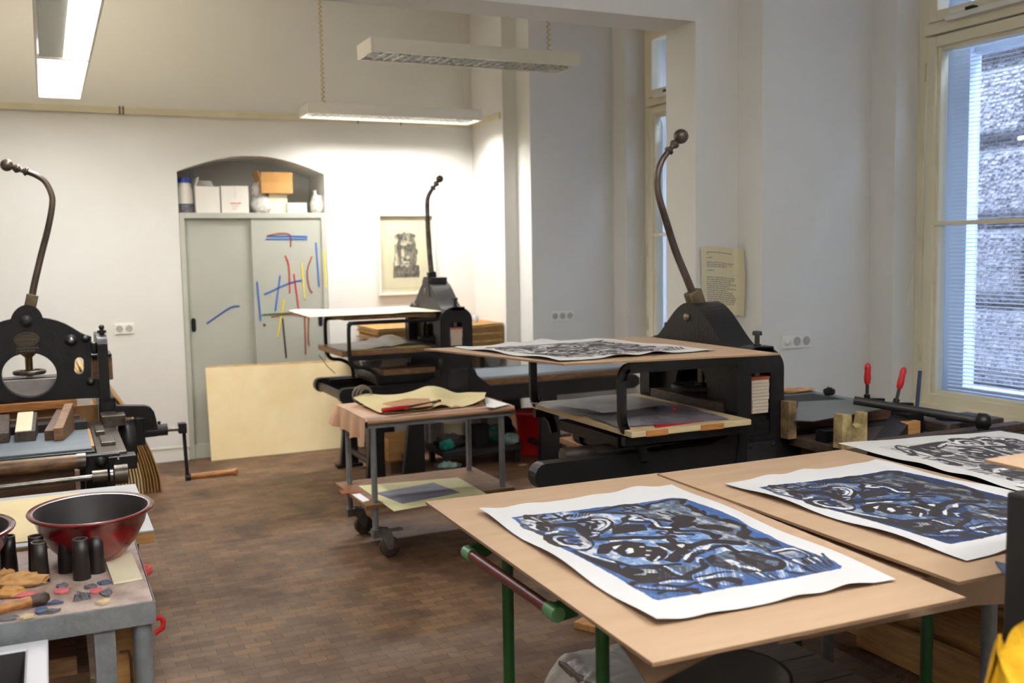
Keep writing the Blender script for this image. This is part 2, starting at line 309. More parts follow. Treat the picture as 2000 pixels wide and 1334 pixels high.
ART=[(0,'b',[56,104,62,317,59,435,67,571,78,709,75,745,71,863,77,876,80,877,177,884,274,881,328,886,411,888,531,889,610,889,627,875,639,834,617,676,628,485,639,427,639,296,626,166,600,140,553,138,445,141,385,144,369,136,238,126,130,111]),(0,'g',[72,173,137,114,194,166,234,216,181,234,123,220,67,264]),(0,'l',[135,136,220,117,281,171,389,256,295,378,204,388,190,297,167,220]),(0,'g',[408,164,503,179,603,171,581,259,575,387,605,490,535,565,476,467,435,361,403,286,355,216]),(0,'l',[143,563,207,624,284,662,376,616,503,615,546,571,502,494,440,422,373,388,245,387]),(0,'l',[119,436,206,446,288,519,290,644,240,690,155,637,99,563,89,484]),(0,'l',[239,763,323,719,357,792,371,827,313,826,229,817]),(0,'l',[437,600,515,639,531,746,529,815,515,865,452,834,319,770]),(0,'g',[579,395,608,482,581,525,542,560,584,634,546,704,519,691,513,612,477,542]),(0,'n',[73,121,102,120,87,180,61,190]),(0,'n',[158,337,161,420,131,470,114,449,132,366]),(7,'k',[109,108,96,140,104,181,100,224,87,267,109,299]),(7,'k',[120,113,107,145,114,187,111,229,97,272,109,299]),(7,'k',[131,119,117,150,125,192,121,234,107,277,109,299]),(5,'w',[91,153,99,183,101,209]),(5,'n',[116,135,114,179,116,217,97,272]),(8,'w',[67,192,78,183,88,196,88,210,75,218,65,209,67,192]),(5,'k',[74,199,76,208]),(6,'w',[69,222,76,255]),(9,'d',[61,190,55,230,65,277,69,307]),(0,'k',[92,205,106,255,92,291,77,269,77,241]),(12,'k',[105,197,125,243,151,242,183,250,196,279,191,326,176,374]),(0,'k',[136,220,186,245,199,301,189,353,170,411,159,445,154,417,166,341,173,289,145,261,123,250]),(10,'d',[117,275,136,299,155,322]),(6,'l',[133,276,148,297]),(4,'w',[79,305,87,295]),(4,'w',[90,303,98,294]),(4,'w',[101,302,109,292]),(4,'w',[112,301,120,291]),(0,'k',[62,317,100,308,133,325,146,359,105,338,91,345,82,367,82,407,100,448,79,447,55,426,46,389,50,345]),(9,'w',[119,352,99,342,87,357,83,401,93,432,104,457,131,463]),(9,'k',[141,370,109,354,94,367,94,407,116,427]),(4,'w',[121,370,106,373,101,394,112,412]),(8,'b',[117,371,132,379,128,404,111,405,110,388]),(5,'k',[118,385,128,394,119,399]),(0,'k',[155,430,159,445,130,482,110,494,96,478,101,465,120,471,140,462]),(7,'k',[189,353,213,294,234,268,228,247,199,244]),(9,'k',[207,334,227,316,244,281,266,277,258,244,224,234]),(7,'k',[222,355,257,316,277,297,290,267,282,241,253,222,210,220,186,215]),(5,'k',[228,351,274,325,295,299,303,266,296,232,268,211]),(4,'w',[231,339,274,310,293,283,293,253,265,240]),(5,'w',[227,323,255,308,273,288,273,266]),(7,'k',[186,131,188,178,222,157]),(6,'k',[153,161,168,176,188,178,189,202]),(3,'k',[188,178,207,157]),(3,'k',[200,180,219,159]),(3,'k',[213,182,232,160]),(3,'k',[225,183,244,162]),(3,'k',[238,185,257,164]),(3,'k',[250,186,269,165]),(3,'k',[262,188,282,167]),(3,'k',[275,190,295,168]),(6,'k',[155,131,136,152,141,177,158,178]),(4,'w',[143,156,155,158]),(9,'k',[267,156,305,167,351,167,410,144,451,153]),(5,'k',[288,178,353,203,398,241]),(9,'k',[378,156,407,147,442,157,458,177,463,199]),(7,'k',[346,211,402,243,412,268,412,302,435,325,447,356]),(5,'k',[403,173,422,167,429,186,408,191,403,173]),(5,'l',[413,176,420,182]),(5,'k',[383,199,401,199,410,214,391,217,383,199]),(5,'l',[391,205,401,210]),(0,'k',[460,190,478,175,496,176,466,217,469,234,455,219]),(7,'k',[480,171,539,160,578,155,618,179]),(0,'k',[599,178,616,174,609,199,585,224,601,233,599,260,601,285,593,304,607,304,598,330,581,345,603,364,595,405,614,414,620,454,619,482,608,495,596,471,577,418,579,382,570,351,574,326,566,299,581,267,579,241,580,214]),(5,'k',[504,263,501,293,500,316]),(4,'k',[535,291,539,305]),(4,'k',[512,287,516,301]),(4,'k',[541,306,546,319]),(4,'k',[478,286,483,299]),(4,'k',[472,267,477,281]),(0,'k',[461,330,500,312,526,325,539,354,531,372,502,388,519,403,492,426,453,428,430,410,434,383,457,365]),(11,'k',[430,403,426,443,456,464,482,484,487,515,493,538]),(0,'k',[486,500,507,531,496,552,476,562,466,551,475,529]),(18,'k',[507,437,520,451,540,471,552,498]),(0,'k',[499,437,522,419,550,441,566,484,558,502,538,512,519,489,496,464]),(0,'k',[333,273,357,255,383,264,362,288,363,311,404,324,408,348,389,382,412,407,417,424,403,452,429,472,448,492,437,506,402,479,385,457,396,428,367,399,367,371,392,347,341,315,326,296]),(6,'k',[412,305,420,332,407,369,407,391,425,404]),(5,'w',[394,297,413,310,411,342,395,385,420,405]),(8,'w',[377,273,363,292,382,309]),(4,'k',[377,288,388,286,394,304]),(0,'k',[273,338,323,320,370,351,350,405,301,401,239,398]),(0,'l',[233,409,297,407,350,412,380,447,347,465,279,438]),(12,'k',[223,424,274,446,339,478,380,481]),(5,'w',[210,447,248,453,283,473]),(5,'k',[363,432,383,428,386,451,368,459,362,438]),(5,'k',[372,248,326,307,266,335,216,373]),(0,'k',[184,364,216,366,198,405,274,449,264,461,180,430,170,411]),(5,'l',[180,382,197,377]),(0,'w',[207,334,222,355,211,371,197,350]),(4,'k',[201,339,224,353]),(0,'k',[347,499,368,486,376,506,365,527,376,539,379,567,347,589,307,594,297,545,310,507,325,521,341,528]),(0,'w',[347,551,365,553,365,585,349,590,344,569]),(5,'w',[298,549,297,583,302,608]),(0,'k',[138,498,160,465,207,456,242,467,252,485,188,591,168,575,173,528,181,507,146,540,124,529]),(0,'k',[206,455,241,466,283,500,273,527,297,545,294,588,281,612,247,644,214,645,209,613,219,600,187,591,169,563,173,522,182,495]),(0,'w',[200,535,224,522,230,531,209,558,187,563]),(0,'w',[221,637,256,606,252,622,230,641]),(0,'w',[187,491,218,490,181,514]),(5,'n',[255,559,258,561]),(5,'n',[257,526,260,527]),(5,'n',[230,587,233,589]),(16,'k',[267,653,304,624,351,597,390,572,430,566,466,577,509,618]),(0,'k',[262,651,295,613,332,607,379,573,400,564,369,594,315,629,269,672,255,671]),(10,'k',[296,679,329,654,391,623,431,611,463,618]),(3,'b',[352,604,357,631]),(3,'b',[371,601,374,627]),(3,'b',[390,591,394,619]),(3,'b',[312,634,318,655]),(3,'b',[385,633,394,668]),(0,'w',[323,633,348,627,317,654,296,668,297,656]),(0,'w',[411,589,436,589,398,620,385,614]),(0,'w',[334,662,346,674,322,710,316,689]),(5,'k',[336,681,325,700]),(0,'d',[342,684,385,663,432,656,475,683,396,791,375,793,336,734]),(0,'k',[342,684,396,662,440,650,458,663,412,683,351,712]),(10,'k',[464,628,462,658,459,694]),(0,'k',[71,466,85,466,85,504,103,549,126,614,140,650,145,664,104,733,92,705,90,665,84,622,74,577,69,521]),(6,'k',[88,493,114,548,134,600,147,647]),(4,'w',[90,482,101,518,118,575,131,608]),(0,'k',[89,633,130,613,137,651,154,671,207,680,203,718,209,754,171,768,137,778,106,750,91,712,90,685]),(0,'b',[128,630,136,645,121,655,120,643]),(0,'n',[154,677,186,698,179,722,155,711,143,721,116,708,149,708,158,690]),(0,'d',[199,693,211,721,209,754,177,760,151,758,181,734]),(7,'k',[135,604,147,650,186,667,261,689]),(0,'w',[215,684,228,684,228,757,214,761]),(0,'g',[230,685,311,713,317,722,294,739,236,755]),(9,'k',[323,713,313,731,267,749,242,758,226,778]),(7,'k',[212,676,212,744,224,793]),(7,'k',[224,793,196,769,163,775,93,751]),(9,'k',[85,763,100,801,123,823,164,848,190,850,192,876]),(8,'k',[143,791,165,817,186,843,200,855]),(7,'k',[131,790,117,815]),(6,'l',[92,777,115,804]),(7,'l',[126,809,153,830]),(6,'w',[156,787,185,785,203,799]),(5,'k',[144,838,124,839,106,845]),(5,'k',[227,816,187,823,167,813]),(5,'k',[245,788,283,784,324,782,354,791]),(4,'k',[227,827,236,878]),(0,'w',[244,792,277,792,308,791,269,804,238,811]),(0,'w',[227,821,247,831,242,860,229,838]),(0,'k',[246,809,289,803,329,817,345,841,339,860,319,877,288,867,269,847,251,875,245,862,250,833]),(0,'l',[274,834,300,830,312,863,298,866,278,856]),(0,'k',[619,473,624,490,612,513,607,545,575,570,577,591,606,605,608,646,593,690,570,672,579,638,566,612,539,592,539,559,564,530,588,522]),(0,'d',[395,661,442,653,482,685,505,739,515,774,505,798,474,817,426,816,375,803,348,756,342,736]),(8,'k',[447,674,482,685,499,718,516,751,515,779,500,801,465,818,408,813,386,802]),(0,'k',[444,679,456,697,451,766,434,792,416,760,425,706]),(6,'k',[446,728,460,770,465,813,490,864,498,874]),(0,'n',[385,710,403,713,406,749,381,749]),(0,'g',[485,759,509,776,483,804,468,803,466,773]),(3,'w',[391,748,390,768]),(3,'w',[397,758,397,779]),(3,'w',[404,768,404,790]),(3,'w',[411,778,411,802]),(3,'w',[418,788,418,813]),(0,'w',[391,816,408,818,406,859,395,851]),(0,'w',[425,827,421,874,416,861]),(0,'l',[455,825,476,829,463,873,430,879]),(0,'w',[356,788,357,799,363,824,359,811]),(3,'d',[380,810,382,879]),(3,'d',[395,820,398,879]),(3,'d',[410,829,413,880]),(3,'d',[425,839,429,880]),(4,'k',[542,620,533,673,537,712]),(4,'k',[544,669,546,707]),(4,'k',[535,705,611,705,615,787,615,822]),(5,'w',[547,711,606,712,602,787,613,810]),(4,'k',[540,720,599,721,599,779,543,776,540,720]),(0,'g',[549,724,592,724,590,775,553,768]),(5,'w',[552,786,551,826]),(5,'k',[568,789,566,826]),(5,'w',[583,792,580,826]),(5,'k',[599,794,595,827]),(5,'w',[614,797,609,827]),(4,'d',[540,786,534,885]),(4,'d',[561,784,550,881]),(4,'d',[583,783,566,877]),(4,'d',[605,782,582,872]),(4,'d',[628,781,598,868]),(4,'d',[650,780,615,863]),(0,'k',[530,827,540,866,543,890,529,891,522,857]),(0,'w',[514,808,514,831,515,865,496,856]),(0,'d',[515,803,514,825,500,836,501,819])]
# ================================================================== ROOM
WB = 8.281   # back wall face
CEIL = 3.75
struct('floor', MB().box(-2.6, -2.6, -.1, 4.95, 9.1, 0), 'floor')
struct('ceiling', MB().box(-2.6, -2.6, CEIL, 4.95, 9.1, CEIL+.1), 'plaster')
nx0, nx1 = .979, 2.156
arch = [(nx1-(nx1-nx0)*t, 2.30+.175*math.sin(pi*(.5+(t-.5)*.86))-.175*sin(pi*.07)) for t in [i/20 for i in range(21)]]
p = [(-2.6, 0), (nx0, 0)]+arch[::-1]+[(nx1, 0), (3.9, 0), (3.9, CEIL), (-2.6, CEIL)]
b = MB().prism([(x, WB, z) for x, z in p], (0, .56, 0)); b.box(nx0-.1, WB+.56, 0, nx1+.1, WB+.6, 2.6)
struct('wall_back', b, 'plaster')
struct('wall_left', MB().box(-2.6, -2.6, 0, -2.45, 9, CEIL), 'plaster')
struct('wall_front', MB().box(-2.6, -2.6, 0, 4.9, -2.45, CEIL), 'plaster')
# window wall: plan runs with splays and reveals, one closed loop per solid pier
ZS, ZT = .66, 3.45   # parapet top and window head
pier1 = [(3.503, 9), (3.503, 7.62), (3.628, 7.62), (3.645, 7.4), (4.43, 7.4), (4.45, 7.22), (4.61, 7.2), (4.95, 7.2), (4.95, 9)]
b = MB().prism([(x, y, 0) for x, y in pier1], (0, 0, CEIL))
pier2 = [(4.95, 5.75), (4.61, 5.75), (4.45, 5.73), (4.43, 5.55), (3.9, 5.55), (3.86, 5.3), (3.56, 5.0), (3.56, 4.68), (3.63, 4.68), (3.66, 4.5), (4.46, 4.5), (4.47, 4.32), (4.61, 4.3), (4.95, 4.3)]
b.prism([(x, y, 0) for x, y in pier2], (0, 0, CEIL))
pier3 = [(4.95, 2.7), (4.61, 2.7), (4.46, 2.68), (4.45, 2.5), (3.66, 2.5), (3.63, 2.3), (3.5, 2.3), (3.5, 1.9), (3.63, 1.9), (3.66, 1.7), (4.45, 1.7), (4.61, 1.5), (4.95, 1.5)]
b.prism([(x, y, 0) for x, y in pier3], (0, 0, CEIL))
b.prism([(x, y, 0) for x, y in [(4.95, -.1), (4.61, -.1), (4.45, -.3), (3.66, -.3), (3.5, -.5), (3.5, -2.6), (4.95, -2.6)]], (0, 0, CEIL))
for y0, y1 in ((5.72, 7.23), (2.67, 4.33), (-.13, 1.53)):
    b.box(4.5, y0, 0, 4.95, y1, ZS); b.box(4.5, y0, ZT, 4.95, y1, CEIL)
struct('wall_right', b, 'plaster')
b = MB().box(3.337, 4.68, 0, 3.56, 4.97, 2.882); b.box(-2.6, 4.68, 2.882, 3.56, 4.97, CEIL); b.box(-2.6, 4.68, 0, -1.9, 4.97, 2.882)
struct('wall_middle', b, 'plaster')
b = MB().box(-2.45, WB-.022, 0, nx0-.01, WB, .125); b.box(-2.45, WB-.028, .105, nx0-.01, WB, .125)
struct('baseboard_back', b, 'white', bevel=.004)
b = MB().box(3.65, 7.385, 0, 4.4, 7.4, .075); b.box(3.61, 7.4, 0, 3.64, 7.62, .075); b.box(3.66, 4.485, 0, 4.4, 4.5, .075)
struct('baseboard_right', b, 'skirt')
b = MB().box(-2.45, WB-.02, 2.727, 3.503, WB, 2.779); b.box(3.483, 7.66, 2.727, 3.503, WB-.02, 2.779)
struct('trim_1', b, 'trimpaint', bevel=.003)
b = MB()
for x in (.575, .6, 2.45, 2.83): b.box(x, WB-.024, 2.722, x+.012, WB-.018, 2.784) if x < 1 else b.box(x, WB-.024, 2.722, x+.008, WB-.018, 2.784)
struct('trim_2', b, 'dwood')
# ------------------------------------------------ windows
def window(n, y0, y1):
    """y1 = far jamb, y0 = near jamb; frame face towards the room at x = 4.61"""
    w = struct('window_%d' % n, MB().box(4.55, y0-.0, ZS-.04, 4.95, y1, ZS), 'paint')
    X0, X1 = 4.60, 4.68; zt, zb, zm = 2.73, .757, 1.745
    f = MB()
    def fr(x0, x1, a0, a1, c0, c1, g):
        f.box(x0, a0, c0, x1, a0+g, c1); f.box(x0, a1-g, c0, x1, a1, c1); f.box(x0, a0+g, c0, x1, a1-g, c0+g); f.box(x0, a0+g, c1-g, x1, a1-g, c1)
    fr(X0+.02, X1+.06, y0, y1, ZS, ZT, .09)                     # outer frame
    ym = (y0+y1)/2
    f.box(X0-.01, y0+.06, zt+.07, X1+.06, y1-.06, zt+.135)           # transom
    for a0, a1 in ((y0+.085, y1-.085),):
        fr(X0-.005, X1, a0, a1, ZS+.05, zt+.06, .06); fr(X0+.012, X1-.01, a0+.052, a1-.052, ZS+.10, zt+.008, .03)
        f.box(X0+.002, a0+.05, zm-.012, X1-.01, a1-.05, zm+.012)
        fr(X0-.005, X1, a0, a1, zt+.14, ZT-.06, .06)
    f.box(X0-.03, y0+.02, ZS+.0, X1, y1-.02, ZS+.055)
    f.build('window_frame', 'paint', w, bevel=.004)
    o = MB()                                                      # outer casement, seen behind the blind
    f = o; o.box(4.86, y0, ZS, 4.95, y0+.15, ZT); o.box(4.86, y1-.15, ZS, 4.95, y1, ZT); o.box(4.86, y0+.15, ZS, 4.95, y1-.15, ZS+.13); o.box(4.86, y0+.15, ZT-.12, 4.95, y1-.15, ZT); o.box(4.90, y0+.1, zt-.02, 4.95, y1-.1, zt+.16)
    o.build('outer_casement', 'extframe', w)
    g = MB().box(4.64, y0+.14, ZS+.1, 4.644, y1-.14, zt+.02); g.box(4.64, y0+.14, zt+.2, 4.644, y1-.14, ZT-.1); g.build('glass_pane', 'glass', w)
    h = MB()
    for z in (1.0, 1.62, 2.15, 2.6): h.cyl((X0-.008, y1-.075, z-.05), (X0-.008, y1-.075, z+.05), .006, n=8)
    h.build('hinge', 'trimpaint', w)
    # opener bar on the transom
    k = MB().box(X0-.05, y0+.5, zt+.118, X0-.012, y1-.24, zt+.146); k.box(X0-.04, y1-.36, zt+.15, X0-.01, y1-.26, zt+.17)
    kk = k.build('opener_bar', 'white', w); k = MB().box(X0-.054, y1-.86, zt+.116, X0-.01, y1-.8, zt+.15); k.box(X0-.045, y1-.42, zt+.148, X0-.01, y1-.37, zt+.166); k.build('opener_joint', 'black', kk)
    # slatted blind between the casements
    s = MB(); z = zb+.02; hh = zt-.02
    while z < hh:
        s.hexa([(4.762, y0+.12, z), (4.787, y0+.12, z+.002), (4.787, y1-.12, z+.002), (4.762, y1-.12, z)], [(4.762, y0+.12, z+.002), (4.787, y0+.12, z+.004), (4.787, y1-.12, z+.004), (4.762, y1-.12, z+.002)]); z += .0225
    bl = s.build('blind_slats', 'blind', w)
    MB().box(4.755, y0+.12, zt-.005, 4.79, y1-.12, zt+.03).build('blind_headrail', 'blind', w)
    c = MB()
    for y in (y1-.3, ym, y0+.3): c.cyl((4.762, y, zb), (4.762, y, zt), .0012, n=6)
    c.build('blind_ladder_cord', 'blind', w)
    c = MB().tube([(X0-.02, y1-.1, 2.65), (X0-.022, y1-.085, 1.9), (X0-.03, y1+.005, 1.32)], .002, 6)
    c.lathe((X0-.03, y1+.005, 1.27), (0, 0, 1), [(.004, 0), (.007, .01), (.004, .05)], 8); c.tube(spl([(X0-.02, y1-.1, 2.6), (X0-.02, y1-.105, 1.6), (X0-.02, y1-.1, 1.25), (X0-.02, y1-.075, 1.22), (X0-.02, y1-.08, 1.5), (X0-.02, y1-.1, 2.6)], 5), .0015, 6)
    c.build('pull_cord', 'white', w)
    return w
window(1, 2.7, 4.3); window(2, 5.75, 7.2); window(3, -.1, 1.5)
# rusticated facade of the neighbouring wing
b = MB(); z = -.6; row = 0
while z < 5.2:
    y = -3+(.6 if row % 2 else 0)
    while y < 12.5:
        j = random.uniform(-.02, .02)
        vs = [(6.5+j, y+.02, z+.03), (6.5+j, y+1.2, z+.03), (6.5+j, y+1.2, z+.52), (6.5+j, y+.02, z+.52)]
        b.hexa([(6.62, y, z), (6.62, y+1.22, z), (6.5+j, y+1.17, z+.05), (6.5+j, y+.05, z+.05)], [(6.62, y, z+.55), (6.62, y+1.22, z+.55), (6.5+j, y+1.17, z+.5), (6.5+j, y+.05, z+.5)]); y += 1.24
    z += .6; row += 1
b.box(6.6, -3, -.6, 6.9, 12.5, 5.2)
struct('wall_outside', b, 'ashlar', bevel=.03)
struct('ground', MB().box(4.95, -6, -.7, 6.9, 14, -.6), 'ashlar')
# ------------------------------------------------ sockets
def socket(c, ax, n, label, dimmer=False):
    """c = left edge centre on the wall, runs along +x"""
    r = root('socket_panel', c, label, 'wall socket'); x, y, z = c; w = .071*n
    MB().box(x, y-.012, z-.04, x+w, y, z+.04).build('cover_plate', 'white', r, bevel=.003)
    for i in range(n):
        cx = x+.0355+.071*i
        if dimmer and i == 0: MB().lathe((cx, y-.012, z), (0, -1, 0), [(.02, 0), (.019, .012), (0, .014)], 20).build('dimmer_knob', 'white', r); continue
        MB().lathe((cx, y-.0125, z), (0, -1, 0), [(.026, 0), (.026, .0015), (.0205, .0018), (.0195, -.008), (0, -.008)], 24).build('socket_cup', 'cupgrey', r)
        k = MB().cyl((cx-.009, y-.006, z), (cx-.009, y-.0045, z), .0028, n=10).cyl((cx+.009, y-.006, z), (cx+.009, y-.0045, z), .0028, n=10); k.box(cx-.004, y-.012, z+.014, cx+.004, y-.006, z+.0195); k.build('socket_contacts', 'black', r)
    return r
socket((.462, WB, 1.081), 0, 2, 'white double wall socket on the back wall left of the cabinet')
socket((3.812, 7.4, 1.081), 0, 3, 'white triple socket strip low on the wall between the far window and the pier')
socket((3.80, 4.5, 1.084), 0, 3, 'white socket strip with round dimmer knob beside the near window', True)
# ------------------------------------------------ lamps
def fixture(name, label, x0, y0, x1, y1, z, lit, along):
    r = root(name, ((x0+x1)/2, (y0+y1)/2, z), label, 'ceiling lamp'); h = .085; g = .012
    b = MB(); b.box(x0, y0, z+h-.006, x1, y1, z+h); b.box(x0, y0, z, x0+g, y1, z+h-.006); b.box(x1-g, y0, z, x1, y1, z+h-.006); b.box(x0+g, y0, z, x1-g, y0+g, z+h-.006); b.box(x0+g, y1-g, z, x1-g, y1, z+h-.006)
    b.build('housing', 'white', r, bevel=.002); return r
def louvre(r, x0, y0, x1, y1, z, nx, ny, m='white', h=.03):
    b = MB(); t = .0012
    for i in range(1, nx): x = x0+(x1-x0)*i/nx; b.hexa([(x-t, y0, z), (x+t, y0, z), (x+t, y1, z), (x-t, y1, z)], [(x-t*6, y0, z+h), (x+t*6, y0, z+h), (x+t*6, y1, z+h), (x-t*6, y1, z+h)])
    for j in range(1, ny): y = y0+(y1-y0)*j/ny; b.hexa([(x0, y-t, z), (x1, y-t, z), (x1, y+t, z), (x0, y+t, z)], [(x0, y-t*6, z+h), (x1, y-t*6, z+h), (x1, y+t*6, z+h), (x0, y+t*6, z+h)])
    return b.build('louvre', m, r)
M['lv'] = mat('louvre_aluminium', sg(206, 206, 200), .25, .6, amt=.1)
WARM = (1.0, .985, .975); WUP = (1, .88, .66)
M['lampglow'] = emis('lit_fluorescent_tube', (1, .95, .86), 5.5)
M['panelglow'] = emis('lit_diffuser_panel', (1, .96, .9), 3.2)
def area(name, loc, sx, sy, power, col, spread=180, rot=(0, 0, 0)):
    l = bpy.data.lights.new(name, 'AREA'); l.shape = 'RECTANGLE'; l.size = sx; l.size_y = sy; l.energy = power; l.color = col; l.spread = radians(spread)
    o = bpy.data.objects.new(name, l); COL.objects.link(o); o.location = loc; o.rotation_euler = rot; return o
def lamp_tubes(r, x0, x1, ys, z, m):
    for y in ys: MB().cyl((x0+.03, y, z), (x1-.03, y, z), .013, n=12).build('fluorescent_tube', m, r)
def cordcoil(r, p, top, name='coiled_cord'):
    n = 26*9; pts = [(p[0]+.011*cos(i*2*pi/9), p[1]+.011*sin(i*2*pi/9), p[2]+.03+(top-p[2]-.03)*i/n) for i in range(n)]
    MB().tube([(p[0]+.03, p[1], p[2])]+[(p[0]+.012, p[1], p[2]+.03)]+pts, .0045, 6).build(name, 'cordcol', r)
# lit lamp by the back wall
x0, x1, y0, y1, z = 1.868, 3.31, 7.60, 7.905, 2.70
L2 = fixture('pendant_lamp', 'lit white louvred pendant lamp hanging close to the back wall above the framed print', x0, y0, x1, y1, z, True, 'x')
louvre(L2, x0+.04, y0+.04, x1-.04, y1-.04, z+.002, 24, 3, 'lv'); MB().box(x0+.03, y0+.03, z+.07, x1-.03, y1-.03, z+.074).build('reflector', 'panelglow', L2)
lamp_tubes(L2, x0+.04, x1-.04, (y0+.1, y1-.1), z+.052, 'lampglow')
cordcoil(L2, (2.03, 7.75, z+.087), CEIL)
c = MB()
for x in (2.02, 3.2): c.cyl((x, 7.75, z+.085), (x, 7.75, CEIL), .0018, n=6)
c.build('suspension_wire', 'trimpaint', L2)
area('pendant_lamp_light', (2.59, 7.752, z-.004), 1.36, .24, 24, WARM, 150)
# unlit lamp nearer
x0, x1, y0, y1, z = 1.76, 3.125, 5.62, 5.90, 2.785
L1 = fixture('pendant_lamp', 'unlit white louvred pendant lamp hanging in the opening under the beam', x0, y0, x1, y1, z, False, 'x')
louvre(L1, x0+.03, y0+.03, x1-.03, y1-.03, z+.002, 22, 3, 'lv'); MB().box(x0+.03, y0+.03, z+.07, x1-.03, y1-.03, z+.074).build('reflector', 'lv', L1)
lamp_tubes(L1, x0+.04, x1-.04, (y0+.1, y1-.1), z+.052, 'white')
cordcoil(L1, (2.98, 5.76, z+.087), CEIL)
c = MB()
for x in (1.93, 2.98): c.cyl((x, 5.76, z+.085), (x, 5.76, CEIL), .0018, n=6)
c.build('suspension_wire', 'trimpaint', L1)
# long lamp at the left: diffuser section, then half louvre half diffuser
z = 2.70
L0 = fixture('long_ceiling_lamp', 'long lit white lamp at upper left with bright panels and one louvred strip', .012, 4.5, .285, 7.42, z, True, 'y')
MB().box(.03, 5.99, z+.004, .27, 7.40, z+.008).build('diffuser_panel', 'panelglow', L0)
MB().box(.15, 4.52, z+.004, .27, 5.96, z+.008).build('diffuser_panel', 'panelglow', L0)
louvre(L0, .03, 4.52, .148, 5.96, z+.002, 1, 56, 'lv'); MB().box(.03, 4.52, z+.05, .148, 5.96, z+.055).build('reflector', 'lv', L0)
MB().box(.02, 5.96, z-.002, .28, 5.99, z+.02).build('cross_bar', 'white', L0)
c = MB()
for y in (4.45+.15, 5.2, 6.6, 7.3): c.cyl((.15, y, z+.085), (.15, y, CEIL if not 4.6 < y < 5 else CEIL), .0018, n=6)
c.build('suspension_wire', 'trimpaint', L0)
area('long_lamp_light', (.15, 6.7, z-.004), .22, 1.4, 23, WARM, 180)
area('long_lamp_light', (.21, 5.25, z-.004), .11, 1.4, 14, WARM, 180)
area('added_warm_uplight', (.15, 6.0, z+.1), .2, 2.6, 27, WUP, 180, (pi, 0, 0))  # added upward fill: lifts the ambient light and tints the upper walls warm
# lamps of the front room (above and behind the camera)
for (a, bb, lb) in ((.25, .2, 'lit lamp above the left table behind the viewer'), (1.95, .3, 'lit lamp over the print tables behind the viewer')):
    q = fixture('pendant_lamp', lb, a-.7, bb-.14, a+.7, bb+.14, 2.85, True, 'x'); MB().box(a-.68, bb-.12, 2.854, a+.68, bb+.12, 2.858).build('diffuser_panel', 'panelglow', q)
    MB().cyl((a-.5, bb, 2.935), (a-.5, bb, CEIL), .0018, n=6).cyl((a+.5, bb, 2.935), (a+.5, bb, CEIL), .0018, n=6).build('suspension_wire', 'trimpaint', q)
area('front_lamp_light', (.25, .2, 2.846), 1.36, .24, 7, (1, .985, .97), 170)
area('front_lamp_light', (1.95, .3, 2.846), 1.36, .24, 8, (1, .985, .97), 170)
area('added_front_uplight', (.25, .2, 2.95), 1.3, .2, 68, (.98, .98, .97), 180, (pi, 0, 0)); area('added_front_uplight', (1.95, .3, 2.95), 1.3, .2, 92, (.98, .98, .97), 180, (pi, 0, 0))  # added upward fills: ceiling bounce to brighten the walls of the front room
# daylight
wd = bpy.data.worlds.new('sky'); bpy.context.scene.world = wd; wd.use_nodes = True
bg = wd.node_tree.nodes['Background']; bg.inputs[0].default_value = (.62, .76, 1, 1); bg.inputs[1].default_value = 18
for y0, y1 in ((2.7, 4.3), (5.75, 7.2), (-.1, 1.5)):
    o = area('window_portal', (4.97, (y0+y1)/2, 2.05), y1-y0-.1, 2.7, 1, (1, 1, 1), 180, (0, radians(90), 0)); o.data.size, o.data.size_y = 2.75, y1-y0-.05; o.data.cycles.is_portal = True
vs = bpy.context.scene.view_settings; vs.view_transform = 'Standard'; vs.look = 'None'; vs.gamma = 1; vs.exposure = .68
# ================================================================== BACK WALL GROUP
cb = root('sliding_door_cabinet', (1.566, WB+.2, 0), 'tall grey-green steel cabinet with two sliding doors set into the arched niche', 'cabinet')
b = MB(); X0, X1, ZC = .981, 2.152, 1.978
b.box(X0, WB-.005, 0, X0+.038, WB+.42, ZC); b.box(X1-.038, WB-.005, 0, X1, WB+.42, ZC); b.box(X0+.038, WB-.005, ZC-.045, X1-.038, WB+.42, ZC); b.box(X0+.038, WB+.01, 0, X1-.038, WB+.42, .115); b.box(X0+.038, WB+.40, .1, X1-.038, WB+.42, ZC-.04)
b.build('body', 'cabin', cb, bevel=.003)
d = MB().box(X0+.038, WB+.036, .115, X0+.58, WB+.056, ZC-.045).build('door', 'cab', cb, bevel=.002)
MB().prism([(x, WB+.034, z) for x, z in [(1.057+dx, 1.082+dz) for dx, dz in arc(0, .038, .0185, 0, 180, 8)+arc(0, -.038, .0185, 180, 360, 8)]], (0, .002, 0)).build('door_pull', 'hole', d)
d = MB().box(X0+.555, WB+.008, .115, X1-.038, WB+.028, ZC-.045).build('door', 'cab', cb, bevel=.002)
MB().prism([(x, WB+.006, z) for x, z in [(2.083+dx, 1.082+dz) for dx, dz in arc(0, .038, .0185, 0, 180, 8)+arc(0, -.038, .0185, 180, 360, 8)]], (0, .002, 0)).build('door_pull', 'hole', d)
MB().lathe((1.615, WB+.008, 1.062), (0, -1, 0), [(.011, 0), (.011, .004), (.0, .005)], 14).build('lock', 'steel', d)
def tape(pts, m, label, th=.011, yy=None):
    y = WB+.0055 if yy is None else yy; P = [W(a, bb, y=y) for a, bb in pts]; b = MB(); P = spl(P, 3) if len(P) > 2 else P
    for i in range(len(P)-1): b.beam(P[i], P[i+1]+(P[i+1]-P[i])*.03, .003, th, (P[i+1]-P[i]).cross(V((0, 1, 0))))
    tag(b.build('tape_strip', m), label, 'strip of tape', 'coloured tape strips on the cabinet')
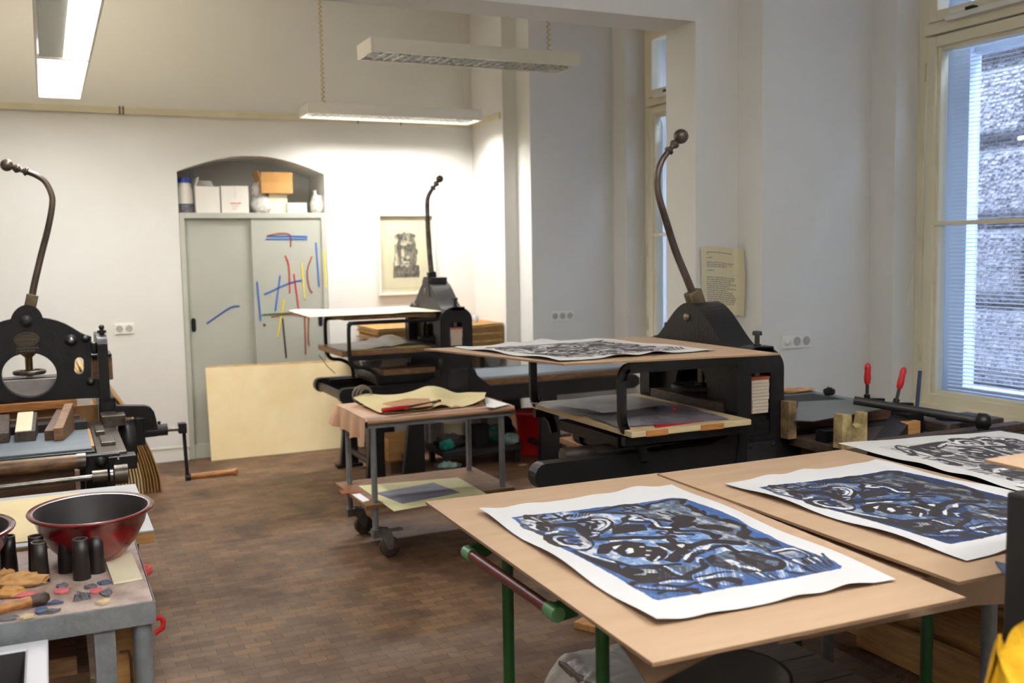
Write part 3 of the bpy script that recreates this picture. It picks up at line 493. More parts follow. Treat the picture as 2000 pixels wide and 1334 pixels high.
T0 = [([(404, 632), (449, 601), (468, 598)], 'tape_navy', 'dark blue tape bent at the top, alone on the left door', WB+.033),
 ([(519, 467), (598, 467)], 'tape_blue', 'lower light blue tape of the horizontal pair at top of the right door', None),
 ([(524, 461), (598, 462)], 'tape_blue', 'upper light blue tape of the horizontal pair at top of the right door', None),
 ([(521, 461), (545, 456), (566, 459), (568, 482)], 'copper', 'brown tape bent down over the two horizontal blue strips', None),
 ([(617, 474), (623, 558)], 'tape_blue', 'upright blue tape left of the far right yellow strip', None),
 ([(633.5, 490), (637, 560)], 'tape_yellow', 'upright yellow tape at the right edge of the cabinet', WB-.0065),
 ([(557, 499), (564, 520), (566, 572)], 'tape_red', 'red curved tape, the upper of the two red strips', None),
 ([(589, 514), (595, 582)], 'tape_yellow', 'yellow upright tape between the red and brown curved strips', None),
 ([(609, 501), (600, 530), (604, 562), (610, 572)], 'copper', 'brown curved tape like an opening bracket', None),
 ([(574, 535), (583, 602)], 'tape_red', 'straight red tape crossing the sloping blue one', None),
 ([(516, 575), (560, 555), (590, 547)], 'tape_blue', 'blue tape sloping up to the right through the red one', None),
 ([(547, 538), (538, 606)], 'tape_blue', 'steep blue tape crossing the sloping blue strip', None),
 ([(502, 550), (509, 625)], 'tape_blue', 'upright blue tape at the left edge of the right door', None),
 ([(512, 615), (570, 611)], 'tape_green', 'green level tape beside the curled paper edge', None),
 ([(530, 619), (570, 613), (600, 619)], 'copper', 'brown level tape just under the green strip', None),
 ([(555, 584), (542, 658)], 'tape_yellow', 'yellow tape leaning right over the green strip', None),
 ([(552, 622), (559, 697)], 'tape_black', 'black upright tape below the green strip', None),
 ([(595, 618), (597, 690)], 'copper', 'long copper brown tape hanging left of the door pull', None),
 ([(603, 620), (602, 660), (604, 675)], 'copper', 'wrinkled copper tape beside the right door pull', None)]
for pts, m, lb, yy in T0: tape(pts, m, lb, yy=yy)
# things on the cabinet
ZC += .001
def on(px, y): return W(px, 400, y=y).x
yy = WB+.12
r = root('chemical_jar', (on(362, yy), yy, ZC), 'white plastic jar with blue lid and dark bottom at left end of cabinet top', 'jar')
x, R_ = on(362, yy), .062
MB().lathe((x, yy, ZC), (0, 0, 1), [(R_, 0), (R_, .17), (R_*.93, .2), (R_*.78, .225), (R_*.76, .24)], 24).build('jar_body', 'boxwhite', r)
MB().lathe((x, yy, ZC+.24), (0, 0, 1), [(R_*.84, 0), (R_*.84, .035), (R_*.8, .04)], 24).build('screw_lid', 'bluecap', r)
MB().lathe((x, yy, ZC+.001), (0, 0, 1), [(R_+.001, 0), (R_+.001, .055), (R_, .056)], 24).build('label_band', 'greyrag', r); MB().lathe((x, yy, ZC+.058), (0, 0, 1), [(R_+.0015, 0), (R_+.0015, .014), (R_, .015)], 24).build('blue_band', 'bluerag', r)
def carton(px0, px1, h, y, d, m, label, name='carton', flaps=(), rz=0, z=None, mark=None):
    z = ZC if z is None else z; x0, x1 = on(px0, y), on(px1, y); r = root(name, ((x0+x1)/2, y+d/2, z), label, 'box'); b = MB(); t = .004
    b.box(x0, y, z, x1, y+t, z+h); b.box(x0, y+d-t, z, x1, y+d, z+h); b.box(x0, y+t, z, x0+t, y+d-t, z+h); b.box(x1-t, y+t, z, x1, y+d-t, z+h); b.box(x0+t, y+t, z, x1-t, y+d-t, z+t)
    if not flaps: b.box(x0+t, y+t, z+h-t, x1-t, y+d-t, z+h)
    b.build('box_body', m, r)
    for f in flaps:
        MB().hexa(*[[V(q) for q in qq] for qq in f(x0, x1, y, y+d, z+h, t)]).build('flap', m, r)
    if mark:
        k = MB(); w_ = x1-x0; random.seed(3)
        for i in range(9): k.box(x0+w_*(.32+.045*i), y-.001, z+h*.33, x0+w_*(.32+.045*i)+w_*.03, y, z+h*.33+.009+random.uniform(-.002, .004))
        for j in range(3):
            for i in range(6-j): k.box(x0+w_*(.38+.045*i), y-.001, z+h*(.26-.07*j), x0+w_*(.38+.045*i)+w_*.022, y, z+h*(.26-.07*j)+.004)
        k.build('red_print', 'tape_red', r); MB().box(x0+w_*.5, y-.0008, z+h*.52, x0+w_*.505, y, z+h).build('seam', 'greyrag', r)
    return r
fl = lambda ang, side, ln: (lambda x0, x1, y0, y1, zt, t: (
    ([(x0, y0, zt), (x0, y1, zt), (x0+t, y1, zt), (x0+t, y0, zt)], [(x0+ln*cos(radians(ang)), y0, zt+ln*sin(radians(ang))), (x0+ln*cos(radians(ang)), y1, zt+ln*sin(radians(ang))), (x0+t+ln*cos(radians(ang)), y1, zt+ln*sin(radians(ang))), (x0+t+ln*cos(radians(ang)), y0, zt+ln*sin(radians(ang)))]) if side == 'l' else
    ([(x0, y1, zt), (x1, y1, zt), (x1, y1-t, zt), (x0, y1-t, zt)], [(x0+.02, y1+ln*cos(radians(ang)), zt+ln*sin(radians(ang))), (x1-.02, y1+ln*cos(radians(ang)), zt+ln*sin(radians(ang))), (x1-.02, y1-t+ln*cos(radians(ang)), zt+ln*sin(radians(ang))), (x0+.02, y1-t+ln*cos(radians(ang)), zt+ln*sin(radians(ang)))]) if side == 'b' else
    ([(x0, y0, zt), (x1, y0, zt), (x1, y0+t, zt), (x0, y0+t, zt)], [(x0, y0-.01, zt+ln), (x1, y0-.01, zt+ln), (x1, y0-.01+t, zt+ln), (x0, y0-.01+t, zt+ln)])))
carton(383, 430, .208, WB+.03, .24, 'boxwhite', 'open white carton with lifted flaps beside the blue-lidded jar', flaps=(fl(70, 'l', .08), fl(50, 'b', .09)))
carton(433, 486, .215, WB+.03, .24, 'boxwhite', 'closed white carton with small red print on its front', mark=True)
carton(526, 561, .158, WB+.06, .2, 'cream', 'tall cream carton carrying the brown open box')
carton(562, 599, .083, WB+.03, .16, 'greengrey', 'low pale green carton near the right end of cabinet top')
carton(512, 573, .085, WB+.02, .24, 'boxbrown', 'open brown cardboard box standing on top of the cream carton', flaps=(fl(0, 'f', .085), fl(105, 'l', .1)), z=ZC+.16)
def lump(name, c, sc, m, label, cat, seed=0, amp=.25, n=26, parent=None, fr=2.2, flatb=True):
    b = MB(); c = V(c)
    def fn(u, v):
        th = 2*pi*u; ph = pi*v; d = V((sin(ph)*cos(th), sin(ph)*sin(th), cos(ph))); k = 1+amp*noise.noise(d*fr+V((seed, seed*.7, 0)))+amp*.5*noise.noise(d*fr*2.7+V((0, seed, 3)))
        q = V((d.x*sc[0]*k, d.y*sc[1]*k, (d.z*k+(.8 if flatb else 0))*sc[2]))
        if flatb: q.z = max(q.z, 0)
        return c+q
    b.grid(fn, n, n//2); o = b.build(name, m, parent)
    return tag(o, label, cat) if label else o
x = on(510, yy)
r = root('plastic_bag', (x, yy, ZC), 'clear plastic bag of white stuff slumped in front of the cream carton', 'bag')
lump('bag_skin', (x, yy-.03, ZC), (.085, .06, .085), 'bag', None, None, 2, .3, parent=r, fr=3); lump('filling', (x+.005, yy-.03, ZC+.002), (.076, .05, .066), 'bagsolid', None, None, 4, .2, parent=r)
lump('bag_neck', (x-.03, yy-.02, ZC+.13), (.045, .04, .065), 'bag', None, None, 9, .5, parent=r, fr=4)
x = on(618, yy)
r = root('plastic_bag', (x, yy, ZC), 'small clear bag of cream powder at the right end of the cabinet top', 'bag')
lump('bag_skin', (x, yy-.04, ZC), (.065, .05, .08), 'bag', None, None, 12, .3, parent=r, fr=3); lump('filling', (x, yy-.04, ZC+.002), (.058, .043, .062), 'cream', None, None, 14, .15, parent=r)
MB().lathe((x-.012, yy-.04, ZC+.12), (-.15, 0, 1), [(.04, 0), (.022, .03), (.012, .045), (.018, .07)], 12).build('bag_neck', 'bag', r)
# leaning boards
def leanboard(px, label, m, y0, y1, th=.004):
    P = [W(*px[0], y=y1), W(*px[1], y=y1), W(*px[2], y=y0), W(*px[3], y=y0)]; P[2].z = P[3].z = .003
    b = MB(); tl, tr_, br, bl = P
    def fn(u, v):
        q = bl.lerp(br, u).lerp(tl.lerp(tr_, u), v); q.y += .012*sin(pi*u)*sin(pi*v); return q
    b.grid(fn, 16, 10); b.grid(lambda u, v: fn(u, v)+V((0, th, 0)), 16, 10)
    e = [fn(0, 0), fn(1, 0), fn(1, 1), fn(0, 1)]
    for i in range(4): a, c = e[i], e[(i+1) % 4]; b.add([a, c, c+V((0, th, 0)), a+V((0, th, 0))], [(0, 1, 2, 3)])
    return tag(b.build('leaning_board', m), label, 'board')
leanboard(((401, 719), (690, 706), (704, 871), (413, 901)), 'large yellowed cardboard sheet leaning on the cabinet, front one', 'board', 8.12, 8.235)
leanboard(((404, 716), (655, 703), (670, 869), (424, 893)), 'darker yellowed sheet leaning behind the front cardboard sheet', 'stackboard2', 8.165, 8.25)
# ------------------------------------------------ framed print
X0, X1, Z0, Z1 = 2.598, 3.115, 1.268, 1.968; y = WB
pf = root('framed_print', ((X0+X1)/2, y, Z0), 'white framed black and grey print of a rough head hanging on the back wall', 'picture'); g = .018
b = MB(); b.box(X0, y-.035, Z0, X0+g, y, Z1); b.box(X1-g, y-.035, Z0, X1, y, Z1); b.box(X0+g, y-.035, Z0, X1-g, y, Z0+g); b.box(X0+g, y-.035, Z1-g, X1-g, y, Z1); b.build('frame', 'white', pf, bevel=.002)
MB().box(X0+g, y-.008, Z0+g, X1-g, y-.002, Z1-g).build('mount_board', mat('greenish_mount', sg(208, 202, 168), .8), pf)
NX, NZ = 150, 210; xs = np.linspace(0, 1, NX+1); zs = np.linspace(0, 1, NZ+1); U, Vv = np.meshgrid(xs, zs)   # v down
def npn(U, Vv, s, seed):
    rs = np.random.RandomState(seed); out = 0; amp = 1
    for o in range(4):
        n = int(s*2**o)+3; g_ = rs.rand(n+1, n+1); a = U*(n-1); c = Vv*(n-1); i = a.astype(int).clip(0, n-1); j = c.astype(int).clip(0, n-1); fa, fc = a-i, c-j; fa = fa*fa*(3-2*fa); fc = fc*fc*(3-2*fc)
        out = out+amp*((g_[j, i]*(1-fa)+g_[j, i+1]*fa)*(1-fc)+(g_[j+1, i]*(1-fa)+g_[j+1, i+1]*fa)*fc-.5); amp *= .55
    return out
n1 = npn(U, Vv, 6, 1); n2 = npn(U, Vv, 14, 2); n3 = npn(U*1.0, Vv*.35, 18, 5)
uu = U+.03*n1; vv_ = Vv+.03*n2
def ell(cx, cy, rx, ry): return ((uu-cx)/rx)**2+((vv_-cy)/ry)**2
D = np.zeros_like(U)
D = np.maximum(D, np.clip(1.25-ell(.49, .5, .30, .38), 0, 1)*.75)
D = np.where((vv_ > .74) & (vv_ < .985+.01*n2) & (np.abs(uu-.5) < .47), np.maximum(D, .86+.1*n2), D)
D = np.maximum(D, np.where((ell(.47, .14, .38, .09) < 1), .72+.5*n2, 0))
D = np.maximum(D, np.where((ell(.72, .5, .16, .36) < 1), .78+.15*n1, 0))
for cx, cy, rx, ry, dk in ((.28, .40, .10, .20, .92), (.6, .36, .17, .09, .88), (.3, .6, .07, .16, .85), (.5, .625, .13, .03, .93), (.5, .585, .05, .03, .8), (.88, .45, .05, .06, .85), (.6, .45, .12, .07, .7)):
    D = np.maximum(D, np.where(ell(cx, cy, rx, ry) < 1, dk, 0))
for cx, cy, rx, ry, lt in ((.42, .30, .10, .025, .15), (.38, .48, .06, .09, .3), (.5, .27, .2, .04, .42), (.48, .665, .13, .022, .15), (.55, .56, .06, .03, .3), (.45, .72, .16, .035, .5), (.35, .62, .04, .04, .25)):
    D = np.where(ell(cx, cy, rx, ry) < 1, np.minimum(D, lt+.3*n2), D)
D = np.maximum(D, np.where((uu < .22) & (vv_ > .3) & (vv_ < .74), .35+.9*n3, 0)); D = np.clip(D+.22*n2*(D > .1), 0, 1); D = np.where((uu < .02) | (uu > .98) | (vv_ < .03), 0, D)
pc, kc = np.array(sg(212, 208, 176)), np.array(sg(62, 56, 56)); C3 = pc+(kc-pc)*D[..., None]
hx0, hx1, hz0, hz1 = X0+.128, X1-.132, Z0+.142, Z1-.135
b = MB().grid(lambda u, v: (hx0+(hx1-hx0)*u, y-.0095, hz1-(hz1-hz0)*v), NX, NZ, smooth=False)
b.build('printed_head', 'litho', pf, colors=np.concatenate([C3.reshape(-1, 3), np.ones((C3.size//3, 1))], 1))
MB().box(X0+.06, y-.009, Z0+.06, X1-.06, y-.0082, Z1-.06).build('print_sheet', mat('print_sheet_paper', sg(212, 208, 176), .8), pf)
MB().box(X0+g, y-.024, Z0+g, X1-g, y-.022, Z1-g).build('picture_glass', 'picglass', pf)
# ------------------------------------------------ notice on the partition
r = root('paper_notice', (3.48, 4.679, 1.25), 'yellowed typed paper notice pinned to the pier in the opening', 'notice')
A_ = [W(1367, 482, y=4.677), W(1457, 484, y=4.677), W(1457, 617, y=4.677), W(1370, 610, y=4.677)]
def nf(u, v):
    q = A_[0].lerp(A_[1], u).lerp(A_[3].lerp(A_[2], u), v); q.x -= .004*sin(v*9)*u; q.y = 4.677-.004-.006*abs(sin(v*5+u*3))-.02*max(0, u-.8)*sin(v*pi); q.z += .006*sin(u*6)*(1-v); e_ = max(0, q.x-3.615); q.x = min(q.x, 3.615)+.12*e_; q.y -= .8*e_; return q
MB().grid(nf, 16, 16).build('paper_sheet', 'note', r)
k = MB(); random.seed(11)
lines = [.09, .115, .17, .24, .27, .30, .36, .42]+[.46+.032*i for i in range(13)]
for i, v in enumerate(lines):
    ln = random.uniform(.55, .82) if i not in (1, 2, 6, 7) else random.uniform(.1, .3); u = .12
    while u < ln:
        w_ = random.uniform(.02, .07); a, c = nf(u, v), nf(min(u+w_, ln), v); k.add([a+V((0, -.0008, -.0025)), c+V((0, -.0008, -.0025)), c+V((0, -.0008, .0025)), a+V((0, -.0008, .0025))], [(0, 1, 2, 3)]); u += w_+.012
k.build('typed_lines', 'ink', r)
# ================================================================== LITHOGRAPHIC PRESSES
def knob_bolt(r, x, y, z, s=1.):
    b = MB().cyl((x, y, z), (x, y, z+.05*s), .011*s, n=12); b.lathe((x, y, z+.05*s), (0, 0, 1), [(.022*s, 0), (.022*s, .014*s), (.018*s, .018*s)], 6); b.cyl((x, y, z), (x, y, z+.012*s), .018*s, n=6)
    return b.build('clamp_bolt', 'iron_rough', r)
def ball_lever(r, base, path, end, rad, ballr, m='lever', ax=None):
    """steel lever: clevis block at base, curved bar, turned collar and ball"""
    b = MB(); b.tube(spl(path, 8), rad, 14); o = b.build('lever', m, r)
    d = (V(path[-1])-V(path[-2])).normalized(); p = V(path[-1]); rad = rad[-1] if isinstance(rad, list) else rad
    k = MB(); k.lathe(p-d*.012, d, [(rad*.9, 0), (rad*1.7, .006), (rad*1.7, .014), (rad*1.0, .022), (rad*.9, .034), (rad*1.6, .046), (rad*1.8, .055), (rad*1.2, .066), (rad*.8, .075)], 18)
    k.sphere(p+d*(.062+ballr*.85), ballr, 20); k.build('ball_knob', m, o); return o
def yoke_press(name, label, x, y0, zb, var):
    """x = axis of the standards, y0 = near face, zb = height offset; bridge spans +y"""
    r = root(name, (x, y0+.4, 0), label, 'printing press'); S = .77; hw = .125
    def std(y, th, open_=True):
        pts = [(x-hw-.02, .62), (x+hw+.02, .62), (x+hw-.01, .80), (x+hw-.012, .86), (x+hw, .93)]+[(x+dx, 1.105+zb+dz) for dx, dz in arc(0, 0, hw, 0, 90, 8, .10)]+[(x+dx, 1.105+zb+dz) for dx, dz in arc(0, 0, hw, 90, 180, 8, .10)][1:]+[(x-hw, .93), (x-hw+.012, .86), (x-hw+.01, .8)]
        hole = [(x-.052, var['wz']), (x+.052, var['wz']), (x+.052, 1.09+zb), (x-.052, 1.09+zb)]
        b = MB().prism(xz(pts, y), (0, th, 0), [xz(hole, y)]); o = b.build('standard', 'iron', r, bevel=.006)
        k = MB().cyl((x+.004, y+th/2, 1.02+zb), (x+.004, y+th/2, 1.10+zb), .02, n=14); k.lathe((x+.004, y+th/2, 1.015+zb), (0, 0, 1), [(.034, 0), (.034, .014), (.02, .03)], 16); k.build('pressure_spindle', 'steel', o)
        return o
    n = std(y0, .085); f = std(y0+S-.085, .085)
    k = MB(); k.box(x-.075, y0-.006, .64, x+.075, y0, .79)
    k.build('name_panel', 'iron_rough', n, bevel=.003)
    k = MB()
    for a, c in ((-.06, .655), (.06, .655), (-.06, .775), (.06, .775)): k.lathe((x+a, y0-.006, c), (0, -1, 0), [(.008, 0), (.008, .006), (.004, .008)], 8)
    k.build('panel_screws', 'iron', n)
    # stacks of shims in the two windows
    for yy in (y0+.004, y0+S-.081):
        s = MB(); z = var['sz']; i = 0
        while z < var['sz1']:
            j = .046 if z > var['sz']+.05 else .042; s.box(x-j, yy, z, x+j+.001*(i % 3), yy+.077, z+.0135); z += .0145; i += 1
        tag(s.build('shim_stack', 'shim'), 'stack of grey card shims in the %s window of the %s' % ('near' if yy < y0+.1 else 'far', var['nick']), 'shim stack')
        if yy < y0+.1: tag(MB().box(x-.05, yy, z, x+.05, yy+.078, z+.012).build('packing_slip', var.get('slip', 'copper')), 'thin orange packing slip topmost on the near shim stack of the %s' % var['nick'], 'packing')
        MB().box(x-.051, yy+.02, var['wz'], x+.051, yy+.06, var['sz']-.001).build('shim_rest', 'iron', n if yy < y0+.1 else f)
    # bridge: bell shaped arch
    yc = y0+S/2+var.get('dy', .03); zt0 = 1.19+zb; pk = var['peak']; bw = var['bw']; xa0, xa1 = x-.085, x+.075
    pr = []
    for i in range(29):
        t = -1+2*i/28; h = (0.5+.5*cos(pi*t)) ; h = h**.8; pr.append((yc+t*bw, zt0-.005+(pk-zt0)*h))
    poly = [(y0+.02, zt0-.06)]+[(y0+.02, zt0-.005)]+pr+[(y0+S-.02, zt0-.005), (y0+S-.02, zt0-.06)]
    br = MB().prism(yz(poly, xa0), (xa1-xa0, 0, 0)).build('bridge', 'iron_rough' if var.get('dusty') else 'iron', r, bevel=.006)
    MB().lathe((xa0, yc+.01, zt0+(pk-zt0)*.62), (-1, 0, 0), [(.019, 0), (.019, .008), (.014, .012), (0, .012)], 18).build('pivot_pin', 'bronze', br)
    # hanging plate with arched opening
    pl = [(y0+.08, zt0-.06), (y0+.08, .90)]; op = arc(yc, 1.0+zb, .125, 180, 0, 12, .1)
    pl = [(y0+.08, zt0-.04), (y0+.08, .9)]+[(yc-.125, .9)]+op+[(yc+.125, .9)]+[(y0+S-.08, .9), (y0+S-.08, zt0-.04)]
    MB().prism(yz(pl, x-.07), (.02, 0, 0)).prism(yz(pl, x+.04), (.02, 0, 0)).build('hanging_plate', 'iron', br)
    k = MB(); k.cyl((x-.01, yc, .93), (x-.01, yc, 1.15+zb), .02, n=16); k.lathe((x-.01, yc, 1.07+zb), (0, 0, 1), [(.03, 0), (.036, .03), (.03, .05)], 16)
    sp = k.build('screw_spindle', 'steel', br)
    hwz = .985; k = MB(); k.tube([(x-.01+.13*cos(a*pi/14), yc+.13*sin(a*pi/14), hwz) for a in range(28)], .014, 10, True)
    for a in range(4): k.beam((x-.01, yc, hwz), (x-.01+.125*cos(a*pi/2+.4), yc+.125*sin(a*pi/2+.4), hwz), .022, .01)
    k.cyl((x-.01, yc, hwz-.02), (x-.01, yc, hwz+.02), .032, n=16); k.build('hand_wheel', 'iron_rough', sp)
    MB().box(x-.13, y0+.1, .90, x+.1, y0+S-.1, .955).build('scraper_box', 'inkwood', r, bevel=.004)
    knob_bolt(r, x+.01, y0+.04, zt0+.01); knob_bolt(r, x+.01, y0+S-.05, zt0+.01)
    MB().box(x-.04, y0-.0, zt0-.02, x+.07, y0+.07, zt0+.012).box(x-.04, y0+S-.07, zt0-.02, x+.07, y0+S, zt0+.012).build('bridge_cap', 'iron', br, bevel=.004)
    # side rails and cross pieces
    xl, xr, zr = var['xl'], var['xr'], var['zr']
    for i, yy in enumerate((y0+.01, y0+S-.075)):
        if i and var.get('xlf'): xl = var['xlf']
        pts = [(xl+dx, zr-.05+dz) for dx, dz in arc(.045, 0, .045, 90, 270, 8, .052)]
        if var.get('hook'): pts += [(xl+.13, zr-.102), (xl+.17, zr-.15), (x-.32, zr-.16), (x-.22, zr-.2), (x+.22, zr-.2), (x+.3, zr-.17)]
        else: pts += [(xl+.3, zr-.12), (x-.22, zr-.2), (x+.22, zr-.2), (x+.3, zr-.14)]
        rd = var.get('rd', 0); pts += [(xr-.05, zr-.11-rd), (xr, zr-.08-rd), (xr, zr-.03-rd), (xr-.04, zr-rd)]
        pts += [(x+.26, zr-rd), (x+.16, zr+.03), (x+.14, zr+.08), (x-.14, zr+.08), (x-.16, zr+.03), (x-.26, zr)]
        MB().prism(xz(pts[::-1], yy), (0, .065, 0)).build('side_rail', 'iron', r, bevel=.01)
    for (lx, top, bot, sl) in var['legs']:
        for yy in (y0+.02, y0+S-.07):
            b = MB().prism(xz([(lx-bot/2+sl, 0), (lx+bot/2+sl, 0), (lx+bot*.4+sl*.5, .25), (lx+top/2, zr-.09), (lx-top/2, zr-.09), (lx-bot*.4+sl*.5, .25)], yy), (0, .05, 0))
            b.box(lx-bot/2+sl-.03, yy-.02, 0, lx+bot/2+sl+.03, yy+.07, .03); b.build('leg', 'iron', r, bevel=.006)
        MB().cyl((lx+sl*.5, y0+.05, .13), (lx+sl*.5, y0+S-.05, .13), .024, n=14).build('stretcher_bar', 'iron_rough', r)
    b = MB()
    for yy in (y0+.1, y0+S-.13): b.box(xl+.1, yy, zr-.03, xr-.06, yy+.03, zr-.005)
    b.box(xl+.02, y0+(.06 if not var.get('xlf') else .5), zr-.08, xl+.05, y0+S-.06, zr-.03); b.box(xr-.07, y0+.06, zr-.08, xr-.04, y0+S-.06, zr-.03); b.build('bed_track', 'iron', r)
    # bent flat brackets for the shelves
    xb = var['xb']; z2 = var['z2']; z1 = var['z1']
    for yy in var['yb']:
        pts = [(x-.13, yy, z1-.035), (xb+.05, yy, z1-.035), (xb+.012, yy, z1-.045), (xb, yy, z1-.08), (xb, yy, z2+.02), (xb+.005, yy, z2-.04), (xb+.04, yy, z2-.085), (xb+.12, yy, z2-.10), (xb+.19, yy, z2-.15), (xb+.205, yy, z2-.24), (xb+.205, yy, zr-.02)]
        if var.get('sharp'): pts = [(x-.13, yy, z1-.02), (xb+.02, yy, z1-.02), (xb, yy, z1-.05), (xb, yy, z2+.06), (xb+.01, yy, z2+.02), (xb+.09, yy, z2-.06), (xb+.105, yy, z2-.12), (xb+.105, yy, zr-.02)]
        q = spl(pts, 4); b = MB()
        if var.get('sharp'):
            P_ = [V(p) for p in pts]; q = [P_[0]]
            for i in range(1, len(P_)-1):
                d0, d1 = P_[i-1]-P_[i], P_[i+1]-P_[i]; k_ = min(.03, d0.length*.45, d1.length*.45); a_, c_ = P_[i]+d0.normalized()*k_, P_[i]+d1.normalized()*k_
                q += [a_*(1-t)**2+P_[i]*2*t*(1-t)+c_*t*t for t in (0, .25, .5, .75, 1)]
            q.append(P_[-1])
        b.tube(q, var.get('rb', .016), 8)
        if var.get('sharp'): b = MB(); [b.beam(q[i], q[i+1]+(q[i+1]-q[i]).normalized()*.012, .022, .055 if i == 0 else .036, (0, 1, 0)) if 0 else b.prism([q[i]+n_*hh, q[i+1]+n_*hh+e_, q[i+1]-n_*hh+e_, q[i]-n_*hh], (0, .02, 0)) for i in range(len(q)-1) for hh in [(.024 if i == 0 else .017)] for d0 in [(q[i+1]-q[i]).normalized()] for e_ in [d0*.004] for n_ in [d0.cross(V((0, 1, 0)))]]
        b.build('shelf_bracket', 'iron', r)
    for yy in var['yb']: MB().beam((xb, yy, z2-.026), (x-.12, yy, z2-.026), .03, .034).build('shelf_rail', 'iron', r)
    return r
# ---- press in the opening (right of centre)
zC1, zC2 = 1.185, .92
C_ = yoke_press('lithographic_press', 'black cast iron lithographic press with cardboard on top, standing right of centre before the pier', 2.765, 3.40, 0,
    dict(nick='right press', wz=.82, sz=.915, sz1=1.05, peak=1.385, bw=.315, xl=1.68, xlf=2.25, xr=3.75, zr=.80, legs=[(2.35, .07, .12, 0), (2.765, .2, .3, 0), (3.6, .08, .14, 0)], xb=2.03, z2=zC2-.02, z1=zC1, yb=(3.33, 4.12), sharp=True, rb=.019))
yc = 3.40+.385+.03
o = MB(); base = W(1358, 588, y=yc)
MB().beam(W(1364, 604, y=yc), W(1352, 568, y=yc), .075, .05, (0, 1, 0)).build('lever_socket', 'bronze', C_, bevel=.006)
path = [W(a, c, y=yc) for a, c in ((1362, 596), (1343, 548), (1318, 486), (1299, 425), (1286, 380), (1284, 345), (1291, 318), (1302, 300), (1307, 294))]
ball_lever(C_, base, path, None, [.0185-.006*i/64 for i in range(65)], .034)
# shelf and bed of the right press
b = MB().box(2.035, 3.275, zC2-.024, 2.615, 4.16, zC2); b.build('shelf', 'ply', C_, bevel=.003)
MB().box(2.10, 3.268, zC2-.024, 2.20, 3.2745, zC2-.001).build('edge_patch', 'handlewood', C_); MB().box(2.36, 3.268, zC2-.024, 2.47, 3.2745, zC2-.001).build('edge_patch', 'handlewood', C_)
b = MB().box(2.93, 3.5, .80, 3.66, 4.09, .85); b.build('press_bed', 'dwood', C_, bevel=.004)
MB().box(2.95, 3.52, .8505, 3.62, 4.07, .872).build('bed_plate', 'stone', C_, bevel=.003)
MB().cyl((1.9, 3.6, .78), (2.6, 3.6, .78), .035, n=20).build('tympan_roller', 'steel', C_)
b = MB().box(2.12, 3.52, .80, 2.6, 4.05, .85); b.build('scraper_frame', 'iron', C_, bevel=.004)
# ---- press behind the trolley
zB1, zB2 = 1.205, .955
B_ = yoke_press('lithographic_press', 'black cast iron lithographic press standing in the middle behind the trolley', 2.665, 6.66, .035,
    dict(nick='middle press', wz=.945, sz=.958, sz1=1.07, rd=.055, peak=1.42, bw=.33, dy=.0, dusty=True, xl=1.79, xr=4.22, zr=.70, hook=True, legs=[(2.06, .11, .14, -.02), (2.36, .09, .17, -.04), (3.42, .12, .2, .02)], xb=1.885, z2=zB2-.025, z1=zB1-.02, yb=(6.72, 7.36), slip='pink', rb=.014))
yc = 6.66+.385
b = MB().prism(yz([(yc-.09, 1.30), (yc+.09, 1.30), (yc+.06, 1.42), (yc+.03, 1.45), (yc-.03, 1.45), (yc-.06, 1.42)], 2.575), (.02, 0, 0)); b.box(2.6, yc-.06, 1.38, 2.73, yc+.06, 1.445); b.build('lever_cheek', 'iron_rough', B_, bevel=.005)
b = MB().beam(W(845, 552, y=yc), W(842, 531, y=yc), .06, .05, (0, 1, 0)); b.build('lever_socket', 'iron', B_, bevel=.005)
path = [W(a, c, y=yc) for a, c in ((844, 546), (840, 505), (836, 450), (834.5, 400), (836, 385), (841, 374), (846, 367))]
ball_lever(B_, None, path, None, [.021-.007*i/48 for i in range(49)], .029, 'steel')
MB().lathe(W(812, 601, y=7.36), (-.2, -.8, .1), [(.02, 0), (.045, .01), (.05, .05), (.03, .07), (.02, .12)], 16).build('eccentric', 'steel', B_)
b = MB().box(1.835, 6.74, zB2-.04, 2.5, 7.40, zB2); b.build('shelf', 'oldwood', B_, bevel=.003)
b = MB().box(1.86, 6.74, zB1-.035, 2.54, 7.40, zB1-.003); b.build('shelf', 'oldwood', B_, bevel=.003)
b = MB().box(2.83, 6.73, .62, 4.2, 7.36, .685); b.build('bed_box', 'oldwood', B_, bevel=.004)
MB().box(2.84, 6.74, .6855, 4.19, 7.35, .695).build('bed_plate', 'stone', B_, bevel=.002)
b = MB().box(2.1, 6.8, .70, 2.5, 7.3, .76); b.build('scraper_frame', 'iron', B_, bevel=.004)
b = MB().box(2.15, 6.78, .761, 2.54, 6.98, .80); tag(b.build('wooden_beam', 'oldwood'), 'brown wooden beam lying on the bed of the middle press', 'beam')
MB().tube([W(a, c, y=7.3) for a, c in ((623, 693), (640, 716), (655, 730))], .003, 6).build('hanging_wire', 'brass', B_)
# ---- big press at the left
YA = 5.50
A_r = root('lithographic_press', (.0, YA, 0), 'large black lithographic press with round opening and crank at the left edge', 'printing press')
def tA(pts, y=YA): return tr(pts, y=y)
rightside = [(52+dx, 627.5-dz) for dx, dz in arc(0, 0, 32, 90, 12, 8)]+[(97, 623), (112.5, 627), (128, 633), (142.5, 641), (157, 650), (168, 655), (178.5, 658), (178.5, 738), (194, 742), (194, 777)]
left = [(104-a-(0 if i < 9 else (a-52)*.0), c+(a-52)*.09) for i, (a, c) in enumerate(rightside)][::-1]
outer = rightside+left
hole = [(57+54*cos(t*pi/18), 733+44*sin(t*pi/18)) for t in range(36)]
slot = [(155+9*cos(radians(a)), 707-9*sin(radians(a))) for a in range(0, 181, 20)]+[(146, 716), (145, 722)]+[(154.5+9.5*cos(radians(a)), 722-9*sin(radians(a))) for a in range(200, 361, 20)]
